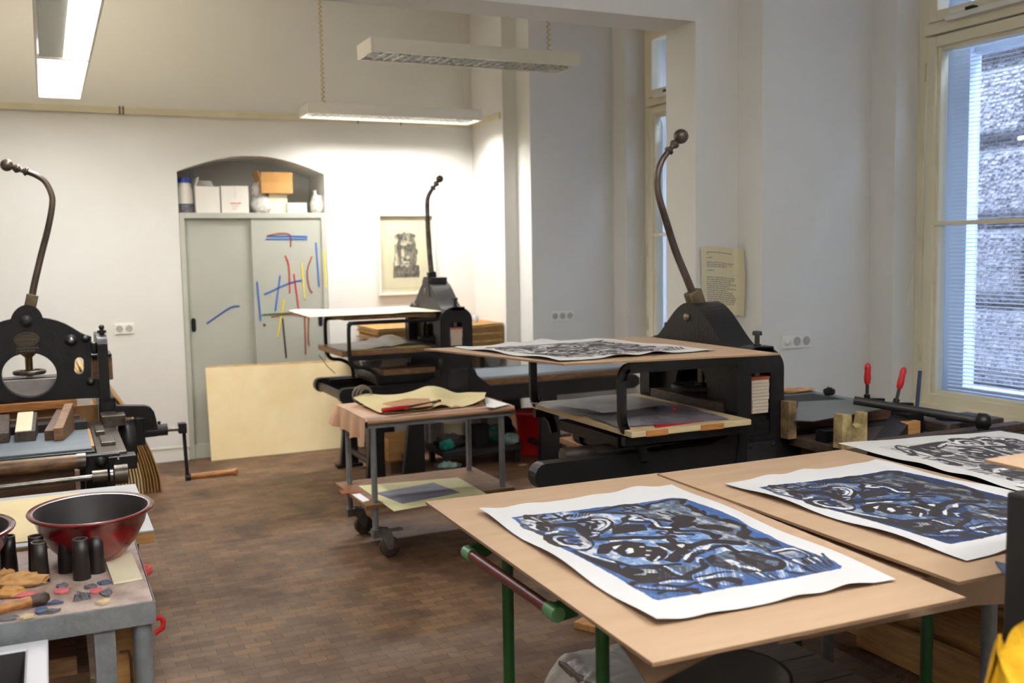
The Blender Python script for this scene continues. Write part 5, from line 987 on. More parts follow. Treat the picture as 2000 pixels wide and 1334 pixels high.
MB().grid(yf, 42, 24, .004).build('draped_fabric', 'yellow', yl); MB().grid(lambda u, v: (lambda q: V((q.x, 1.03+.0+.06*v, q.z+(.705-q.z)*v**1.3)))(tops[min(int(round(u*(len(tops)-1))), len(tops)-1)]), 42, 12, .004).build('back_fold', 'yellow', yl)
sbx = root('storage_box', (1.45, 1.0, 0), 'plain grey box carrying the yellow cloth in front of the dark stand', 'box'); MB().box(1.2, .85, 0, 1.64, 1.085, .70).build('box_body', 'bucket', sbx, bevel=.006)
# ================================================================== LEFT TABLE
lt = root('metal_work_table', (-.35, 2.9, 0), 'grey metal work table with stained top at the lower left', 'table')
X1t, Y0t, Y1t = .208, 2.655, 3.30
MB().box(-1.1, Y0t, .745, X1t, Y1t, .75).build('stained_top', 'tabletop', lt)
b = MB().box(-1.1, Y0t-.003, .69, X1t+.003, Y0t+.004, .75).box(X1t-.004, Y0t, .69, X1t+.003, Y1t, .75).box(-1.1, Y1t-.004, .69, X1t, Y1t+.003, .75); b.build('top_rim', 'grey', lt, bevel=.002)
for x, y in ((.178, 2.685), (.178, 3.27), (-1.05, 2.685)): MB().cyl((x, y, 0), (x, y, .69), .024, n=18).build('leg', 'grey', lt)
MB().box(.062, 2.66, 0, .072, 2.72, .69).box(.072, 2.66, 0, .112, 2.668, .69).build('angle_post', 'grey', lt)
MB().box(.10, 2.675, .38, .178, 2.70, .42).box(-1.05, 2.675, .30, .1, 2.70, .33).box(.168, 2.7, .38, .19, 3.26, .42).build('cross_rail', 'grey', lt)
MB().tube([(X1t+.004, 2.74, .672), (X1t+.022, 2.745, .67), (X1t+.028, 2.745, .66), (X1t+.026, 2.745, .642), (X1t+.004, 2.74, .632)], .007, 6, flat=.4).build('red_strap', 'red', lt)
dw = root('drawer_stack', (-.45, 3.0, 0), 'brown wooden drawers and frames stacked under the grey work table', 'drawers')
MB().box(-1.0, 2.76, 0, .045, 3.2, .50).build('carcass', 'oldwood', dw, bevel=.004)
d_ = MB().box(-.98, 2.745, .33, .03, 2.76, .49).build('drawer_front', 'oldwood', dw, bevel=.003); MB().box(-.98, 2.745, .12, .03, 2.76, .31).build('drawer_front', 'oldwood', dw, bevel=.003)
MB().box(-1.0, 2.76, .52, .05, 3.2, .55).box(-1.0, 2.76, .505, -.9, 3.2, .52).build('frame_board', 'dwood', dw); MB().box(-.9, 2.76, .551, .02, 3.2, .60).build('frame_board', 'oldwood', dw)
pb = root('plywood_board', (.13, 2.75, 0), 'small plywood board with dark wire handle between the right legs of the grey table', 'board')
MB().box(.115, 2.74, .0, .16, 2.80, .66).build('wood_panel', 'wood', pb, bevel=.002); MB().tube([(.122, 2.735, .60), (.145, 2.733, .60), (.15, 2.733, .58), (.15, 2.733, .49)], .004, 6).build('wire_handle', 'dwood', pb)
pail = root('paint_pail', (.0, 2.62, 0), 'off-white pail rim below the grey work table', 'pail')
c_ = W(146, 1326, z=.50); MB().lathe((c_.x, c_.y-.06, 0), (0, 0, 1), [(.05, 0), (.06, .48), (.066, .49), (.066, .50), (.058, .50), (.05, .3), (0, .3)], 28, False).build('pail_wall', 'cream', pail)
c_ = W(222, 1338, z=.5); tag(MB().lathe((c_.x, c_.y-.05, 0), (0, 0, 1), [(.04, 0), (.05, .49), (.045, .50), (0, .50)], 24).build('pot', 'cream'), 'cream lidded pot beside the pail under the grey work table', 'pot')
# tray lower left
ty = W(95, 1250, z=.70); tx = ty.x
tr_ = root('photo_tray', (tx-.3, ty.y-.25, .58), 'white plastic tray with inky inside at the bottom left corner', 'tray')
b = MB(); T = .70
outer_ = lambda z, g_: [(tx-.62+g_, ty.y-.5+g_, z), (tx-g_, ty.y-.5+g_, z), (tx-g_, ty.y-g_, z), (tx-.62+g_, ty.y-g_, z)]
b.loft([outer_(T-.11, .05), outer_(T, .0), outer_(T+.004, .003), outer_(T+.004, .045), outer_(T-.0, .05)], False, False); b.add(outer_(T-.11, .05), [(3, 2, 1, 0)]); b.build('tray_shell', 'tray', tr_, bevel=.004)
b = MB(); b.loft([outer_(T-.001, .05), outer_(T-.085, .075)], False, False); b.add(outer_(T-.085, .075), [(0, 1, 2, 3)]); b.build('tray_floor', 'trayin', tr_)
sb = root('low_stool', (tx-.3, ty.y-.25, 0), 'low stool under the white tray', 'stool'); MB().box(tx-.55, ty.y-.45, .57, tx-.07, ty.y-.07, .59).build('seat', 'dwood', sb)
for x in (tx-.53, tx-.11):
    for y in (ty.y-.43, ty.y-.11): MB().box(x, y, 0, x+.03, y+.03, .57).build('leg', 'dwood', sb)
# bowls
def bowl(cx, cy, label):
    r = root('enamel_bowl', (cx, cy, .75), label, 'bowl', 'red enamel bowls'); z = .7505; R_ = .172; K = 1.14
    MB().lathe((cx, cy, z), (0, 0, 1), [(a, h*K) for a, h in ((.0, 0), (.072, 0), (.080, .004), (.12, .045), (.147, .09), (.157, .122), (.172, .126), (.174, .130), (.171, .133), (.156, .130))], 56, False, 1.16).build('bowl_wall', 'redenam', r)
    MB().lathe((cx, cy, z), (0, 0, 1), [(a, h*K) for a, h in ((.1562, .1302), (.150, .12), (.141, .09), (.112, .045), (.07, .01), (0, .008))], 56, False, 1.16).build('bowl_inside', 'bowlin', r); return r
bowl(.085, 3.13, 'large dark red enamel bowl with sooty inside, the whole one on the left table'); bowl(-.285, 3.05, 'second dark red bowl cut off by the left edge of the picture')
# tubes
def tube_(px, py, h, lab):
    c = W(px, py, z=.7505); c.y += .024; b = MB(); b.lathe((c.x, c.y, .7505), (0, 0, 1), [(.0235, 0), (.023, .02), (.0208, h*.6), (.020, h), (.0165, h), (.0165, h*.55), (0, h*.55)], 28, False)
    o = b.build('black_tube', 'tube'); tag(o, lab, 'tube', 'black tubes on the left table'); MB().lathe((c.x, c.y, .7505+h), (0, 0, 1), [(.0202, -.001), (.0202, .001), (.0162, .001), (.0162, -.001)], 28, False).build('cut_rim', 'tubein', o); return o
for px, py, h, lb in ((18, 1122, .104, 'leftmost black tube at the picture edge'), (80, 1142, .112, 'second black tube from the left, the front one of a pair'), (74, 1128, .112, 'black tube standing just behind the second one from the left'), (131, 1121, .112, 'black tube in the middle, nearest to the large bowl'),
                      (161, 1135, .112, 'frontmost tube of the right group beside the cream pad'), (190, 1122, .106, 'right black tube next to the cream pad'), (186, 1108, .106, 'back tube of the right group, half hidden')): tube_(px, py, h, lb)
tag(MB().prism([W(a, c, z=.7515) for a, c in ((222, 1142), (278, 1132), (256, 1081), (203, 1091))], (0, 0, .006)).build('note_pad', 'cream', bevel=.001), 'cream note pad lying on the right corner of the left table', 'pad')
c_ = W(261, 1092, z=.65); r = root('red_canister', (c_.x, c_.y, 0), 'red lidded canister standing just beyond the right edge of the left table', 'canister')
MB().lathe((c_.x, c_.y, 0), (0, 0, 1), [(.04, 0), (.042, .60)], 28).build('can_body', 'red', r); MB().lathe((c_.x, c_.y, .60), (0, 0, 1), [(.056, 0), (.056, .02), (.052, .024), (0, .024)], 28).build('can_lid', mat('pale_red_lid', sg(214, 84, 78), .4), r)
def scrap(px, py, sx, sy, m, lab, sd, cat='rag scrap'):
    c = W(px, py, z=.7505); rs = random.Random(sd); n = 7; an = [2*pi*(k+rs.uniform(-.3, .3))/n for k in range(n)]; rr = [rs.uniform(.75, 1.15) for k in range(n)]
    lo = [V((c.x+sx*rr[k]*cos(an[k]), c.y+sy*rr[k]*sin(an[k])*1.5, .7503+.5*rs.uniform(0, .004))) for k in range(n)]; hi = [p+V((0, 0, .0025+rs.uniform(0, .006))) for p in lo]; ce = V((c.x, c.y, .757+rs.uniform(-.002, .003)))
    b = MB(); b.add(lo+hi+[ce], [(k, (k+1) % n, (k+1) % n+n, k+n) for k in range(n)]+[(k+n, (k+1) % n+n, 2*n) for k in range(n)]+[tuple(range(n))[::-1]]); return tag(b.build('rag_scrap', m), lab, cat)
for i, (px, py, sx, sy, m, lb) in enumerate(((121, 1157, .02, .014, 'pink', 'pink rag scrap nearest to the tubes'), (121, 1146, .015, .012, 'greyrag', 'small grey scrap behind the left pink one'), (177, 1148, .020, .010, 'greyrag', 'flat grey scrap behind the pink pair'), (204, 1140, .017, .009, 'bluerag', 'blue-grey scrap touching the pad'),
        (187, 1158, .018, .014, 'pink', 'bright pink scrap of the right pair'), (208, 1160, .016, .020, 'greyrag', 'grey and pink scrap at the right end'), (201, 1178, .018, .012, 'creamrag', 'cream scrap near the table edge'), (80, 1194, .020, .018, 'bluerag', 'blue scrap below the handle of the brush'),
        (108, 1179, .022, .008, 'bluerag', 'thin blue-grey scrap right of the brush end'), (51, 1207, .024, .010, 'creamrag', 'pale scrap near the front table edge'), (105, 1195, .02, .006, 'greyrag', 'narrow grey scrap right of the blue one'), (14, 1210, .03, .012, 'greyrag', 'grey scrap at the left picture edge'))): scrap(px, py, sx, sy, m, lb+' on the left table', i)
c = W(158, 1170, z=.7505); b = MB(); random.seed(4)
for k_ in range(7):
    a = k_*.9; b.hexa([(c.x-.02+.006*k_, c.y-.012, .7505), (c.x-.012+.006*k_, c.y-.014, .7505), (c.x-.01+.006*k_, c.y+.012, .7505), (c.x-.018+.006*k_, c.y+.012, .7505)], [(c.x-.02+.006*k_+.01*cos(a), c.y-.01, .765+.012*sin(a*2)), (c.x-.018+.006*k_+.01*cos(a), c.y-.01, .765+.012*sin(a*2)), (c.x-.012+.006*k_, c.y+.006, .764), (c.x-.014+.006*k_, c.y+.006, .764)])
tag(b.build('crumpled_rag', 'greyrag'), 'spiky crumpled dark grey rag in the middle of the scraps', 'rag')
c0, c1_ = W(-20, 1195, z=.765), W(92, 1166, z=.768); r = root('roller_handle', (c0.x, c0.y, .75), 'worn wooden stick with a dark rounded end lying at the left table edge', 'stick')
MB().lathe(c0, c1_-c0, [(.012, 0), (.013, .06), (.0145, (c1_-c0).length*.8)], 16).build('wooden_stick', 'handlewood', r); q = (c1_-c0).normalized(); MB().lathe(c1_-q*.04, q, [(.0145, 0), (.0165, .015), (.016, .035), (.008, .045), (0, .046)], 16).build('dark_end', 'inkwood', r)
for px, py, s_, sd, m, lb in ((35, 1150, (.075, .03, .022), 3, 'rag', 'ochre rag with darker ochre mottling heaped before the tubes'), (8, 1140, (.03, .03, .02), 6, 'rag', 'small ochre rag bunch at the left picture edge'), (20, 1168, (.035, .022, .015), 8, 'boxbrown', 'orange-brown rag fold above the stick'), (48, 1167, (.03, .015, .006), 11, 'pink', 'faded pink cloth patch above the stick')):  # first rag is mottled with a darker ochre
    c = W(px, py, z=.7505); lump('rag', (c.x, c.y+.01, .7505), s_, m, lb, 'rag', sd, .32, 40, fr=2.2)
# bench behind with the white slab
bn = root('low_bench', (-.3, 3.7, 0), 'bench with white topped wooden slab behind the bowls', 'bench')
MB().box(-1.1, 3.335, .715, .272, 4.06, .752).build('slab_core', 'wood', bn, bevel=.002); MB().box(-1.1, 3.333, .752, .272, 4.062, .757).build('slab_top', mat('white_slab', sg(196, 200, 204), .4, c2=sg(170, 176, 182), scale=4), bn)
for x, y in ((.18, 3.42), (.18, 3.95), (-1.0, 3.42)): MB().box(x, y, 0, x+.05, y+.05, .715).build('leg', 'grey', bn)
b = MB().grid(lambda u, v: (-.95+(1.02+.02*v)*u, 4.0-.62*v, .7585+.002*sin(9*u)), 10, 6, .0012); tag(b.build('yellowed_sheet', 'board'), 'yellowed board sheet lying on the white slab behind the bowls', 'board')
# ================================================================== LEFT PRESS SCRAPERS
scraper('dark scraper block at the left picture edge on the left press stone', 2, 866, 'inkwood', .07, .2)
s1 = scraper('scraper block with a cream top face on the left press stone', 50, 862, 'inkwood', .085, .2, .05)
c = W(50, 862, z=zbd+.0065); MB().hexa([(c.x-.040, c.y-.002, .852), (c.x+.026, c.y-.002, .852), (c.x+.036, c.y+.198, .910), (c.x-.030, c.y+.198, .910)], [(c.x-.040, c.y-.002, .856), (c.x+.026, c.y-.002, .856), (c.x+.036, c.y+.198, .914), (c.x-.030, c.y+.198, .914)]).build('cream_face', 'cream', s1)
scraper('brown scraper block leaning beside another, third from the left on the left press stone', 97, 860, 'dwood', .042, .26, .22)
scraper('taller brown scraper block with raised edge, rightmost on the left press stone', 115, 861, 'oldwood', .040, .27, .2, .058)
# leaning sheaf of boards behind the left press
random.seed(9)
for i in range(15):
    xb = .36+.0205*i; xt = .13+.0145*i; H_ = .93-.012*i+random.uniform(-.02, .02); b = MB()
    y0_ = 7.22+random.uniform(-.02, .02)
    def f(u, v, xb=xb, xt=xt, H_=H_, y0_=y0_): return V((xb+(xt-xb)*(v**1.35)+.03*sin(v*pi), y0_+.8*u, .002+H_*v))
    nn = 8; vs = []
    for j in range(nn+1):
        for u in (0, 1):
            q = f(u, j/nn); vs += [q, q+V((.009, 0, 0))]
    fs_ = []
    for j in range(nn): a = j*4; fs_ += [(a, a+4, a+6, a+2), (a+1, a+3, a+7, a+5), (a, a+1, a+5, a+4), (a+2, a+6, a+7, a+3)]
    fs_ += [(0, 2, 3, 1), (nn*4, nn*4+1, nn*4+3, nn*4+2)]; b.add(vs, fs_)
    tag(b.build('leaning_felt_board', 'stackboard' if i > 8 else 'stackboard2'), 'brown board in the leaning sheaf behind the crank of the left press', 'board', 'leaning sheaf of boards behind the left press')
# ================================================================== BACK CORNER: steel table and stack of boards
sx0, sx1, sy0, sy1 = 2.42, 3.495, 7.66, 8.25
tb = root('steel_bench', (2.9, 7.95, 0), 'grey steel bench with flared legs against the back wall, carrying the board stack', 'bench')
MB().box(2.27, 7.62, .775, 3.5, 8.26, .81).build('bench_top', 'greypaint', tb, bevel=.004)
for x in (2.33, 2.86, 3.4): MB().prism([(x-.09, 7.66, .775), (x+.09, 7.66, .775), (x+.045, 7.66, .66), (x+.045, 7.66, 0), (x-.045, 7.66, 0), (x-.045, 7.66, .66)], (0, .05, 0)).build('leg', 'greypaint', tb, bevel=.003); MB().box(x+.055, 8.06, 0, x+.085, 8.10, .775).build('leg', 'greypaint', tb, bevel=.003)
random.seed(13)
for i in range(17):
    z = .812+.0125*i; dx = random.uniform(-.015, .015); x0_ = sx0+(.02 if i < 9 else -.03)+dx; ph = random.uniform(0, 6); am = .0028
    def f(u, v, z=z, x0_=x0_, ph=ph, i=i): return V((x0_+(sx1-x0_)*u, sy0+(sy1-sy0)*v, z+.0098+(.006*i/17)*sin(u*7+.4)+.001*sin(u*19+ph)))
    tag(MB().grid(f, 24, 2, .0085, False).build('stacked_board', 'stackboard' if i % 5 else 'stackboard2'), 'wavy brown board in the stack on the steel bench in the back corner', 'board', 'boards stacked in the back corner')
zt = .812+.0125*17+.012
tag(MB().box(2.95, 7.9, zt, 3.3, 8.15, zt+.02).build('thin_board', 'stackboard2'), 'short thin board lying on top of the back corner stack', 'board')
tag(MB().box(2.96, 7.93, zt+.021, 3.07, 8.08, zt+.075).build('small_carton', 'kraft2'), 'small grey-brown carton on the back corner stack, left of the wooden one', 'box')
tag(MB().box(3.08, 7.93, zt+.021, 3.19, 8.08, zt+.08).build('wooden_box', 'handlewood'), 'small orange-brown box on the back corner stack', 'box')
tag(MB().lathe((3.3, 7.8, zt-.004), (0, 0, 1), [(.02, .0), (.027, .06), (.0255, .06), (.018, .004)], 20, False).build('drinking_glass', 'film'), 'clear tumbler on the right end of the back corner stack', 'glass')
# ================================================================== TROLLEY
tx0, tx1, ty0, ty1 = 1.495, 2.325, 5.02, 5.575; tz = .765
t = root('steel_trolley', ((tx0+tx1)/2, 5.3, 0), 'grey steel trolley on castors covered with a tan cloth', 'trolley')
MB().box(tx0, ty0, tz-.008, tx1, ty1, tz).build('top_tray', 'greypaint', t); b = MB().box(tx0, ty0, tz-.055, tx1, ty0+.004, tz-.008).box(tx0, ty1-.004, tz-.055, tx1, ty1, tz-.008).box(tx0, ty0+.004, tz-.055, tx0+.004, ty1-.004, tz-.008).box(tx1-.004, ty0+.004, tz-.055, tx1, ty1-.004, tz-.008); b.build('top_rim', 'greypaint', t)
for i, (x, y) in enumerate(((tx0+.035, ty0+.03), (tx0+.035, ty1-.035), (tx1-.045, ty0+.03), (tx1-.045, ty1-.035))):
    MB().cyl((x, y, .125), (x, y, tz-.01), .0165, n=16).build('post', 'greypaint', t)
    wx = x+.075; cs = MB(); cs.box(x-.022, y-.024, .115, x+.03, y+.024, .16)
    for sy in (-.026, .02): cs.prism([(x+.0, y+sy, .155), (x+.03, y+sy, .165), (x+.075, y+sy, .155), (wx+.018, y+sy, .10), (wx+.012, y+sy, .045), (wx-.014, y+sy, .045), (x+.03, y+sy, .118), (x, y+sy, .12)], (0, .006, 0))
    if i == 0: cs.box(x+.07, y-.012, .135, x+.15, y+.012, .15)
    c_ = cs.build('castor_fork', 'cast', t, bevel=.003)
    MB().lathe((wx, y-.018, .0555), (0, 1, 0), [(.02, -.002), (.04, .002), (.05, 0), (.0555, .006), (.0555, .03), (.05, .036), (.04, .034), (.02, .038)], 28).build('castor_wheel', 'steel', c_)
MB().box(tx0-.03, ty0-.02, .285, tx1+.01, ty1+.04, .305).build('lower_shelf', 'oldwood', t, bevel=.002)
b = MB().box(1.63, ty0+.06, .255, 1.78, ty0+.1, .284); b.build('shelf_batten', 'wood', t)
# cloth with hanging flaps
def cl(u, v):
    x = tx0-.02+(tx1-tx0+.035)*u; y = ty0-.018+(ty1-ty0+.03)*v; z = tz+.004+.003*noise.noise(V((x*5, y*5, 0)))
    if v < .04: z -= .018
    return V((x, y, z))
b = MB().grid(cl, 40, 30)
def flap(u, v):   # left side drop
    y = ty0-.018+(ty1-ty0+.03)*u; L_ = (.145-.03*u+.012*sin(u*17)) ; z = tz+.003-L_*v; x = tx0-.02-.008*v-.013*v*sin(u*20)-(.03*v if u > .9 else 0)
    return V((x, y, z))
b.grid(flap, 50, 12)
def flap2(u, v):
    y = ty0-.02+.16*u; return V((tx1+.015+.012*v+.006*sin(u*14)*v, y-.01*v, tz+.003-(.15-.10*u)*v))
b.grid(flap2, 16, 10)
def rolled(u, v): a = v*pi; return V((tx0-.01+(tx1-tx0+.015)*u, ty0-.018-.014*sin(a), tz-.012+.014*cos(a)-.002))
b.grid(rolled, 30, 8)
tag(b.build('oilcloth', 'leather'), 'tan oilcloth draped over the top of the steel trolley', 'cloth')
fr_ = [W(a, c, y=5.08) for a, c in ((742, 806), (765, 801), (790, 799), (812, 803), (835, 800), (862, 790), (885, 796), (905, 796), (925, 788), (946, 778))]
bk = [W(a, c, y=5.5) for a, c in ((688, 776), (715, 769), (745, 771), (775, 770), (805, 764), (835, 754), (862, 757), (890, 767), (915, 766), (950, 778))]
for q in fr_: q.z = max(q.z, tz+.012)
for q in bk: q.z = max(q.z, tz+.014)
frs, bks = spl(fr_, 5), spl(bk, 5)
def kf(u, v):
    a = frs[min(int(u*(len(frs)-1)), len(frs)-1)]; c = bks[min(int(u*(len(bks)-1)), len(bks)-1)]; q = a.lerp(c, v); q.z = max(tz+.010, (a.z*(1-v)**2+c.z*v**1.2*(1-(1-v)**2)) if 0 else a.z+(c.z-a.z)*v**1.5); return q
tag(MB().grid(kf, 45, 16, .001).build('kraft_paper', 'kraft'), 'wavy greenish brown paper sheet spread over the trolley cloth', 'paper')
def kf2(u, v): q = kf(u*.93, v*.8); return V((q.x+.02, q.y-.02, tz+.0075+.0*u+(.003*sin(u*20)+.003)*(1-v)))
tag(MB().grid(kf2, 45, 8, .0006).build('kraft_paper', 'kraft2'), 'second brown paper sheet showing under the wavy one on the trolley', 'paper')
P_ = [W(741, 789, z=tz+.035), W(800, 797, z=tz+.03), W(846, 792, z=tz+.035), W(838, 778, z=tz+.045), W(795, 778, z=tz+.05)]
tag(MB().prism(P_[::-1], (0, 0, -.002)).build('leather_scrap', 'kraft2'), 'small brown leather scrap lying on the wavy paper', 'scrap')
k0, k1, k2 = W(746, 801, z=tz+.035), W(797, 794, z=tz+.037), W(858, 783, z=tz+.04)
r = root('knife', k0, 'scraping knife with a bright red handle lying on the trolley paper', 'knife'); MB().lathe(k0, k1-k0, [(.008, 0), (.0115, .004), (.012, .08), (.010, (k1-k0).length)], 14).build('handle', 'red', r); MB().beam(k1, k2, .014, .012).build('blade', 'dwood', r); MB().lathe(k2, k2-k1, [(.009, -.01), (.010, .004), (.006, .01)], 10).build('blade_tip', 'redenam', r)
cc = W(700, 772, y=5.5); r = root('cable_coil', (cc.x, 5.5, cc.z), 'grey coil of flat cable standing at the far left corner of the trolley', 'cable coil')
for k_ in range(3): MB().tube([(cc.x+.02+.012*k_+(.055-.012*k_)*cos(a*pi/14), 5.49+.008*k_, tz+.06+(.052-.010*k_)*sin(a*pi/14)) for a in range(28)], .006, 6, True).build('cable_turn', 'wireb', r)
tag(MB().prism([W(a, c, z=tz+.0095) for a, c in ((945, 776), (993, 790), (965, 797), (950, 795))], (0, 0, .0015)).build('paper_sheet', 'paper'), 'white sheet corner at the right end of the trolley top', 'paper')
zs_ = .3065
tag(MB().prism([W(a, c, z=zs_) for a, c in ((700, 949), (895, 933), (952, 966), (770, 999))][::-1], (0, 0, .0015)).build('yellowed_sheet', 'yellowgreen'), 'yellow-green paper sheet on the lower shelf of the trolley', 'paper')
b = MB().prism([W(a, c, z=zs_+.0022) for a, c in ((733, 963), (847, 943), (899, 962), (786, 984))][::-1], (0, 0, .001)); gm = mat('blue_grey_photo_print', sg(58, 58, 74), .45, c2=sg(128, 128, 148), scale=2.2, stretch=(1, 7, 1)); tag(b.build('photo_print', gm), 'dark blue-grey print lying on the yellow-green sheet of the trolley shelf', 'print')
tag(MB().prism([W(a, c, z=zs_) for a, c in ((662, 958), (706, 955), (708, 961), (668, 965))][::-1], (0, 0, .001)).build('orange_sheet', 'copper'), 'orange strip at the left end of the trolley shelf', 'paper')
tag(MB().prism([W(a, c, z=zs_) for a, c in ((688, 966), (703, 964), (722, 977), (709, 981))][::-1], (0, 0, .001)).build('white_card', 'paper'), 'small white card on the left of the trolley shelf', 'card')
# ================================================================== SHEETS ON THE MIDDLE PRESS
fr_ = [W(a, c, y=6.70) for a, c in ((596, 617), (612, 620), (630, 620), (655, 624), (700, 620), (750, 614), (800, 609), (862, 609))]
bk = [W(a, c, y=7.42) for a, c in ((563, 606), (585, 604), (620, 604), (670, 604), (720, 602), (775, 599), (800, 599), (835, 605))]
fs2, bs2 = spl(fr_, 6), spl(bk, 6)
def bf(u, v): i = min(int(round(u*(len(fs2)-1))), len(fs2)-1); q = fs2[i].lerp(bs2[i], v); q.z = max(q.z, zB1+.004); return q
tag(MB().grid(bf, 42, 8, .0015).build('cream_paper', 'cream'), 'large cream sheet curling over the top shelf of the middle press', 'paper')
tag(MB().grid(lambda u, v: (1.93+.62*u, 6.75+.64*v, zB1-.0015+.003*abs(sin(u*5))), 12, 6, .001).build('brown_sheet', 'kraft2'), 'brown sheet under the large cream one on the middle press', 'paper')
def ff(u, v): return V((1.84+.4*u, 6.80+.5*v, zB2+.004+.035*max(0, u-.55)*2*abs(sin(u*3+v))+.01*v*u))
tag(MB().grid(ff, 24, 12, .001).build('grey_print', mat('grey_plate_print', sg(112, 104, 100), .3, c2=sg(74, 66, 64), scale=4, stretch=(1, 9, 1))), 'grey glossy printed sheet on the lower shelf of the middle press', 'print')
tag(MB().grid(lambda u, v: (2.22+.28*u, 6.85+.45*v, zB2+.004+.05*sin(pi*u)*(.4+.6*v)), 20, 10, .001).build('clear_film', 'film'), 'curled clear film at the right of the lower shelf of the middle press', 'film')
tag(MB().grid(lambda u, v: (1.86+.62*u, 6.76+.6*v, zB2+.0015), 4, 4, .0008).build('yellowed_sheet', 'yellowgreen'), 'yellowed sheet covering the lower shelf of the middle press', 'paper')
# ================================================================== CARDBOARD, PRINT AND FILMS ON THE RIGHT PRESS
zk = 1.203
cc = [W(843, 681, y=4.16), W(1275, 657, y=4.14), W(1527, 689, z=zk), W(1107, 710, z=zk)]
cardboard([(1.50, 4.14, zk), (2.655, 4.12, zk), (2.655, 3.15, zk), (1.755, 3.30, zk)], 'cardboard sheet with bent left corner on top of the right press', .007, droop=lambda u, v: .010*max(0, .4-u)*(1-v)-.0)
art_sheet([(1.625, 4.09, zk+.004), (2.36, 4.12, zk+.004), (2.50, 3.36, zk+.004), (1.76, 3.345, zk+.004)], 'bw', 3.1, 'black and white lithograph lying on the cardboard of the right press', .018)
def film(x0, x1, y0, y1, z, m, lab, rz=0, a=.012, sd=0, name='clear_film'):
    c = V(((x0+x1)/2, (y0+y1)/2, z)); R_ = Matrix.Rotation(rz, 3, 'Z')
    def f(u, v): q = R_ @ V(((u-.5)*(x1-x0), (v-.5)*(y1-y0), 0)); return c+q+V((0, 0, .002+.35*a*abs(noise.noise(V((u*2+sd, v*2, 0))))+.5*a*max(0, .25-u)**1.5*4))
    return tag(MB().grid(f, 24, 24, .0008).build(name, m), lab, 'film')
film(2.0, 2.56, 3.72, 4.14, zC2, 'film', 'clear film sheets at the back of the shelf of the right press', .05, .03, 1)
film(2.05, 2.56, 3.34, 3.78, zC2+.0, 'filmdark', 'violet film sheet in front on the shelf of the right press', -.12, .02, 3)
film(2.04, 2.42, 3.62, 4.0, zC2+.022, 'film', 'curled grey film overlapping the left side of the right press shelf', .2, .02, 6)
tag(MB().prism([(2.16, 3.30, zC2+.0005), (2.42, 3.33, zC2+.0005), (2.42, 3.36, zC2+.0005), (2.2, 3.38, zC2+.0005)], (0, 0, .0015)).build('red_card', 'red'), 'red card strip under the violet film on the right press shelf', 'card')
tag(lump('red_ball', (2.47, 3.62, zC2+.003), (.012, .012, .009), 'red', None, None, 1, .1, 12), 'small red bit at the back of the right press shelf', 'bit')
tag(MB().box(2.25, 3.55, .851, 2.6, 3.66, .888).build('scraper_bar', 'oldwood', bevel=.003), 'wooden bar lying on the bed under the right press shelf', 'wooden bar')
tag(MB().box(2.22, 3.85, .851, 2.42, 4.0, .854).build('paper_slip', 'paper'), 'white slip on the bed below the right press shelf', 'paper')
# ================================================================== CLUTTER UNDER THE MIDDLE PRESS
lb_ = root('low_black_bench', (2.9, 7.0, 0), 'low black bench under the middle press', 'bench'); MB().box(2.62, 6.86, .10, 3.28, 7.26, .14).build('bench_top', 'black', lb_, bevel=.004)
for x in (2.64, 3.22):
    for y in (6.88, 7.2): MB().box(x, y, 0, x+.04, y+.04, .10).build('leg', 'black', lb_)
r = root('wooden_crate', (2.3, 7.0, 0), 'worn open wooden crate on the floor under the middle press', 'crate'); b = MB()
x0, x1, y0, y1, z0, z1 = 2.22, 2.50, 6.95, 7.25, .09, .26; MB().box(x0, y0, z0, x1, y1, z0+.01).build('crate_floor', 'oldwood', r)
b.box(x0, y0, z0+.01, x1, y0+.012, z1).box(x0, y1-.012, z0+.01, x1, y1, z1).box(x0, y0+.012, z0+.01, x0+.012, y1-.012, z1).box(x1-.012, y0+.012, z0+.01, x1, y1-.012, z1); b.build('crate_sides', 'wood', r); MB().box(x0+.02, y0+.02, 0, x1-.02, y1-.02, .089).build('crate_base', 'dwood', r)
z = .142
lump('teal_cloth', (2.68, 6.95, z), (.055, .04, .04), 'teal', 'bright teal cloth on the low black bench', 'cloth', 1, .5, fr=3)
lump('dark_rag_heap', (2.76, 7.08, z), (.12, .08, .05), 'darkrag', 'heap of dark rags beside the teal cloth', 'rags', 2, .5, fr=3)
r = root('plastic_basin', (2.62, 6.74, 0), 'pale basin with greenish cloth on the floor in front of the low black bench', 'basin')
MB().lathe((2.62, 6.78, 0), (0, 0, 1), [(.07, 0), (.10, .06), (.105, .065), (.095, .06), (.065, .01), (0, .01)], 28, False).build('basin_wall', 'bucketlt', r); lump('cloth_in_basin', (2.62, 6.78, .02), (.075, .06, .035), 'paletowel', None, None, 5, .5, parent=r, fr=3)
r = root('ribbed_bin', (2.80, 7.12, z), 'beige ribbed bin at the back of the low black bench', 'bin'); MB().lathe((2.83, 7.16, z), (0, 0, 1), [(.07, 0), (.085, .17), (.09, .17), (.08, .165), (.065, .01), (0, .01)], 32, False).build('bin_wall', 'cream', r)
r = root('dark_pot', (2.95, 6.98, z), 'dark round pot on the low black bench', 'pot'); MB().lathe((2.97, 7.0, z), (0, 0, 1), [(.07, 0), (.078, .15), (.082, .155), (.07, .15), (.06, .02), (0, .02)], 32, False).build('pot_wall', 'hole', r)
lump('green_bag', (3.12, 7.1, z), (.09, .06, .07), 'greenbag', 'crumpled dark green bag on the low black bench', 'bag', 7, .4, fr=3)
lump('striped_towel', (3.2, 6.92, z), (.07, .05, .045), 'paletowel', 'pale green striped towel at the right end of the low black bench', 'towel', 9, .4, fr=3)
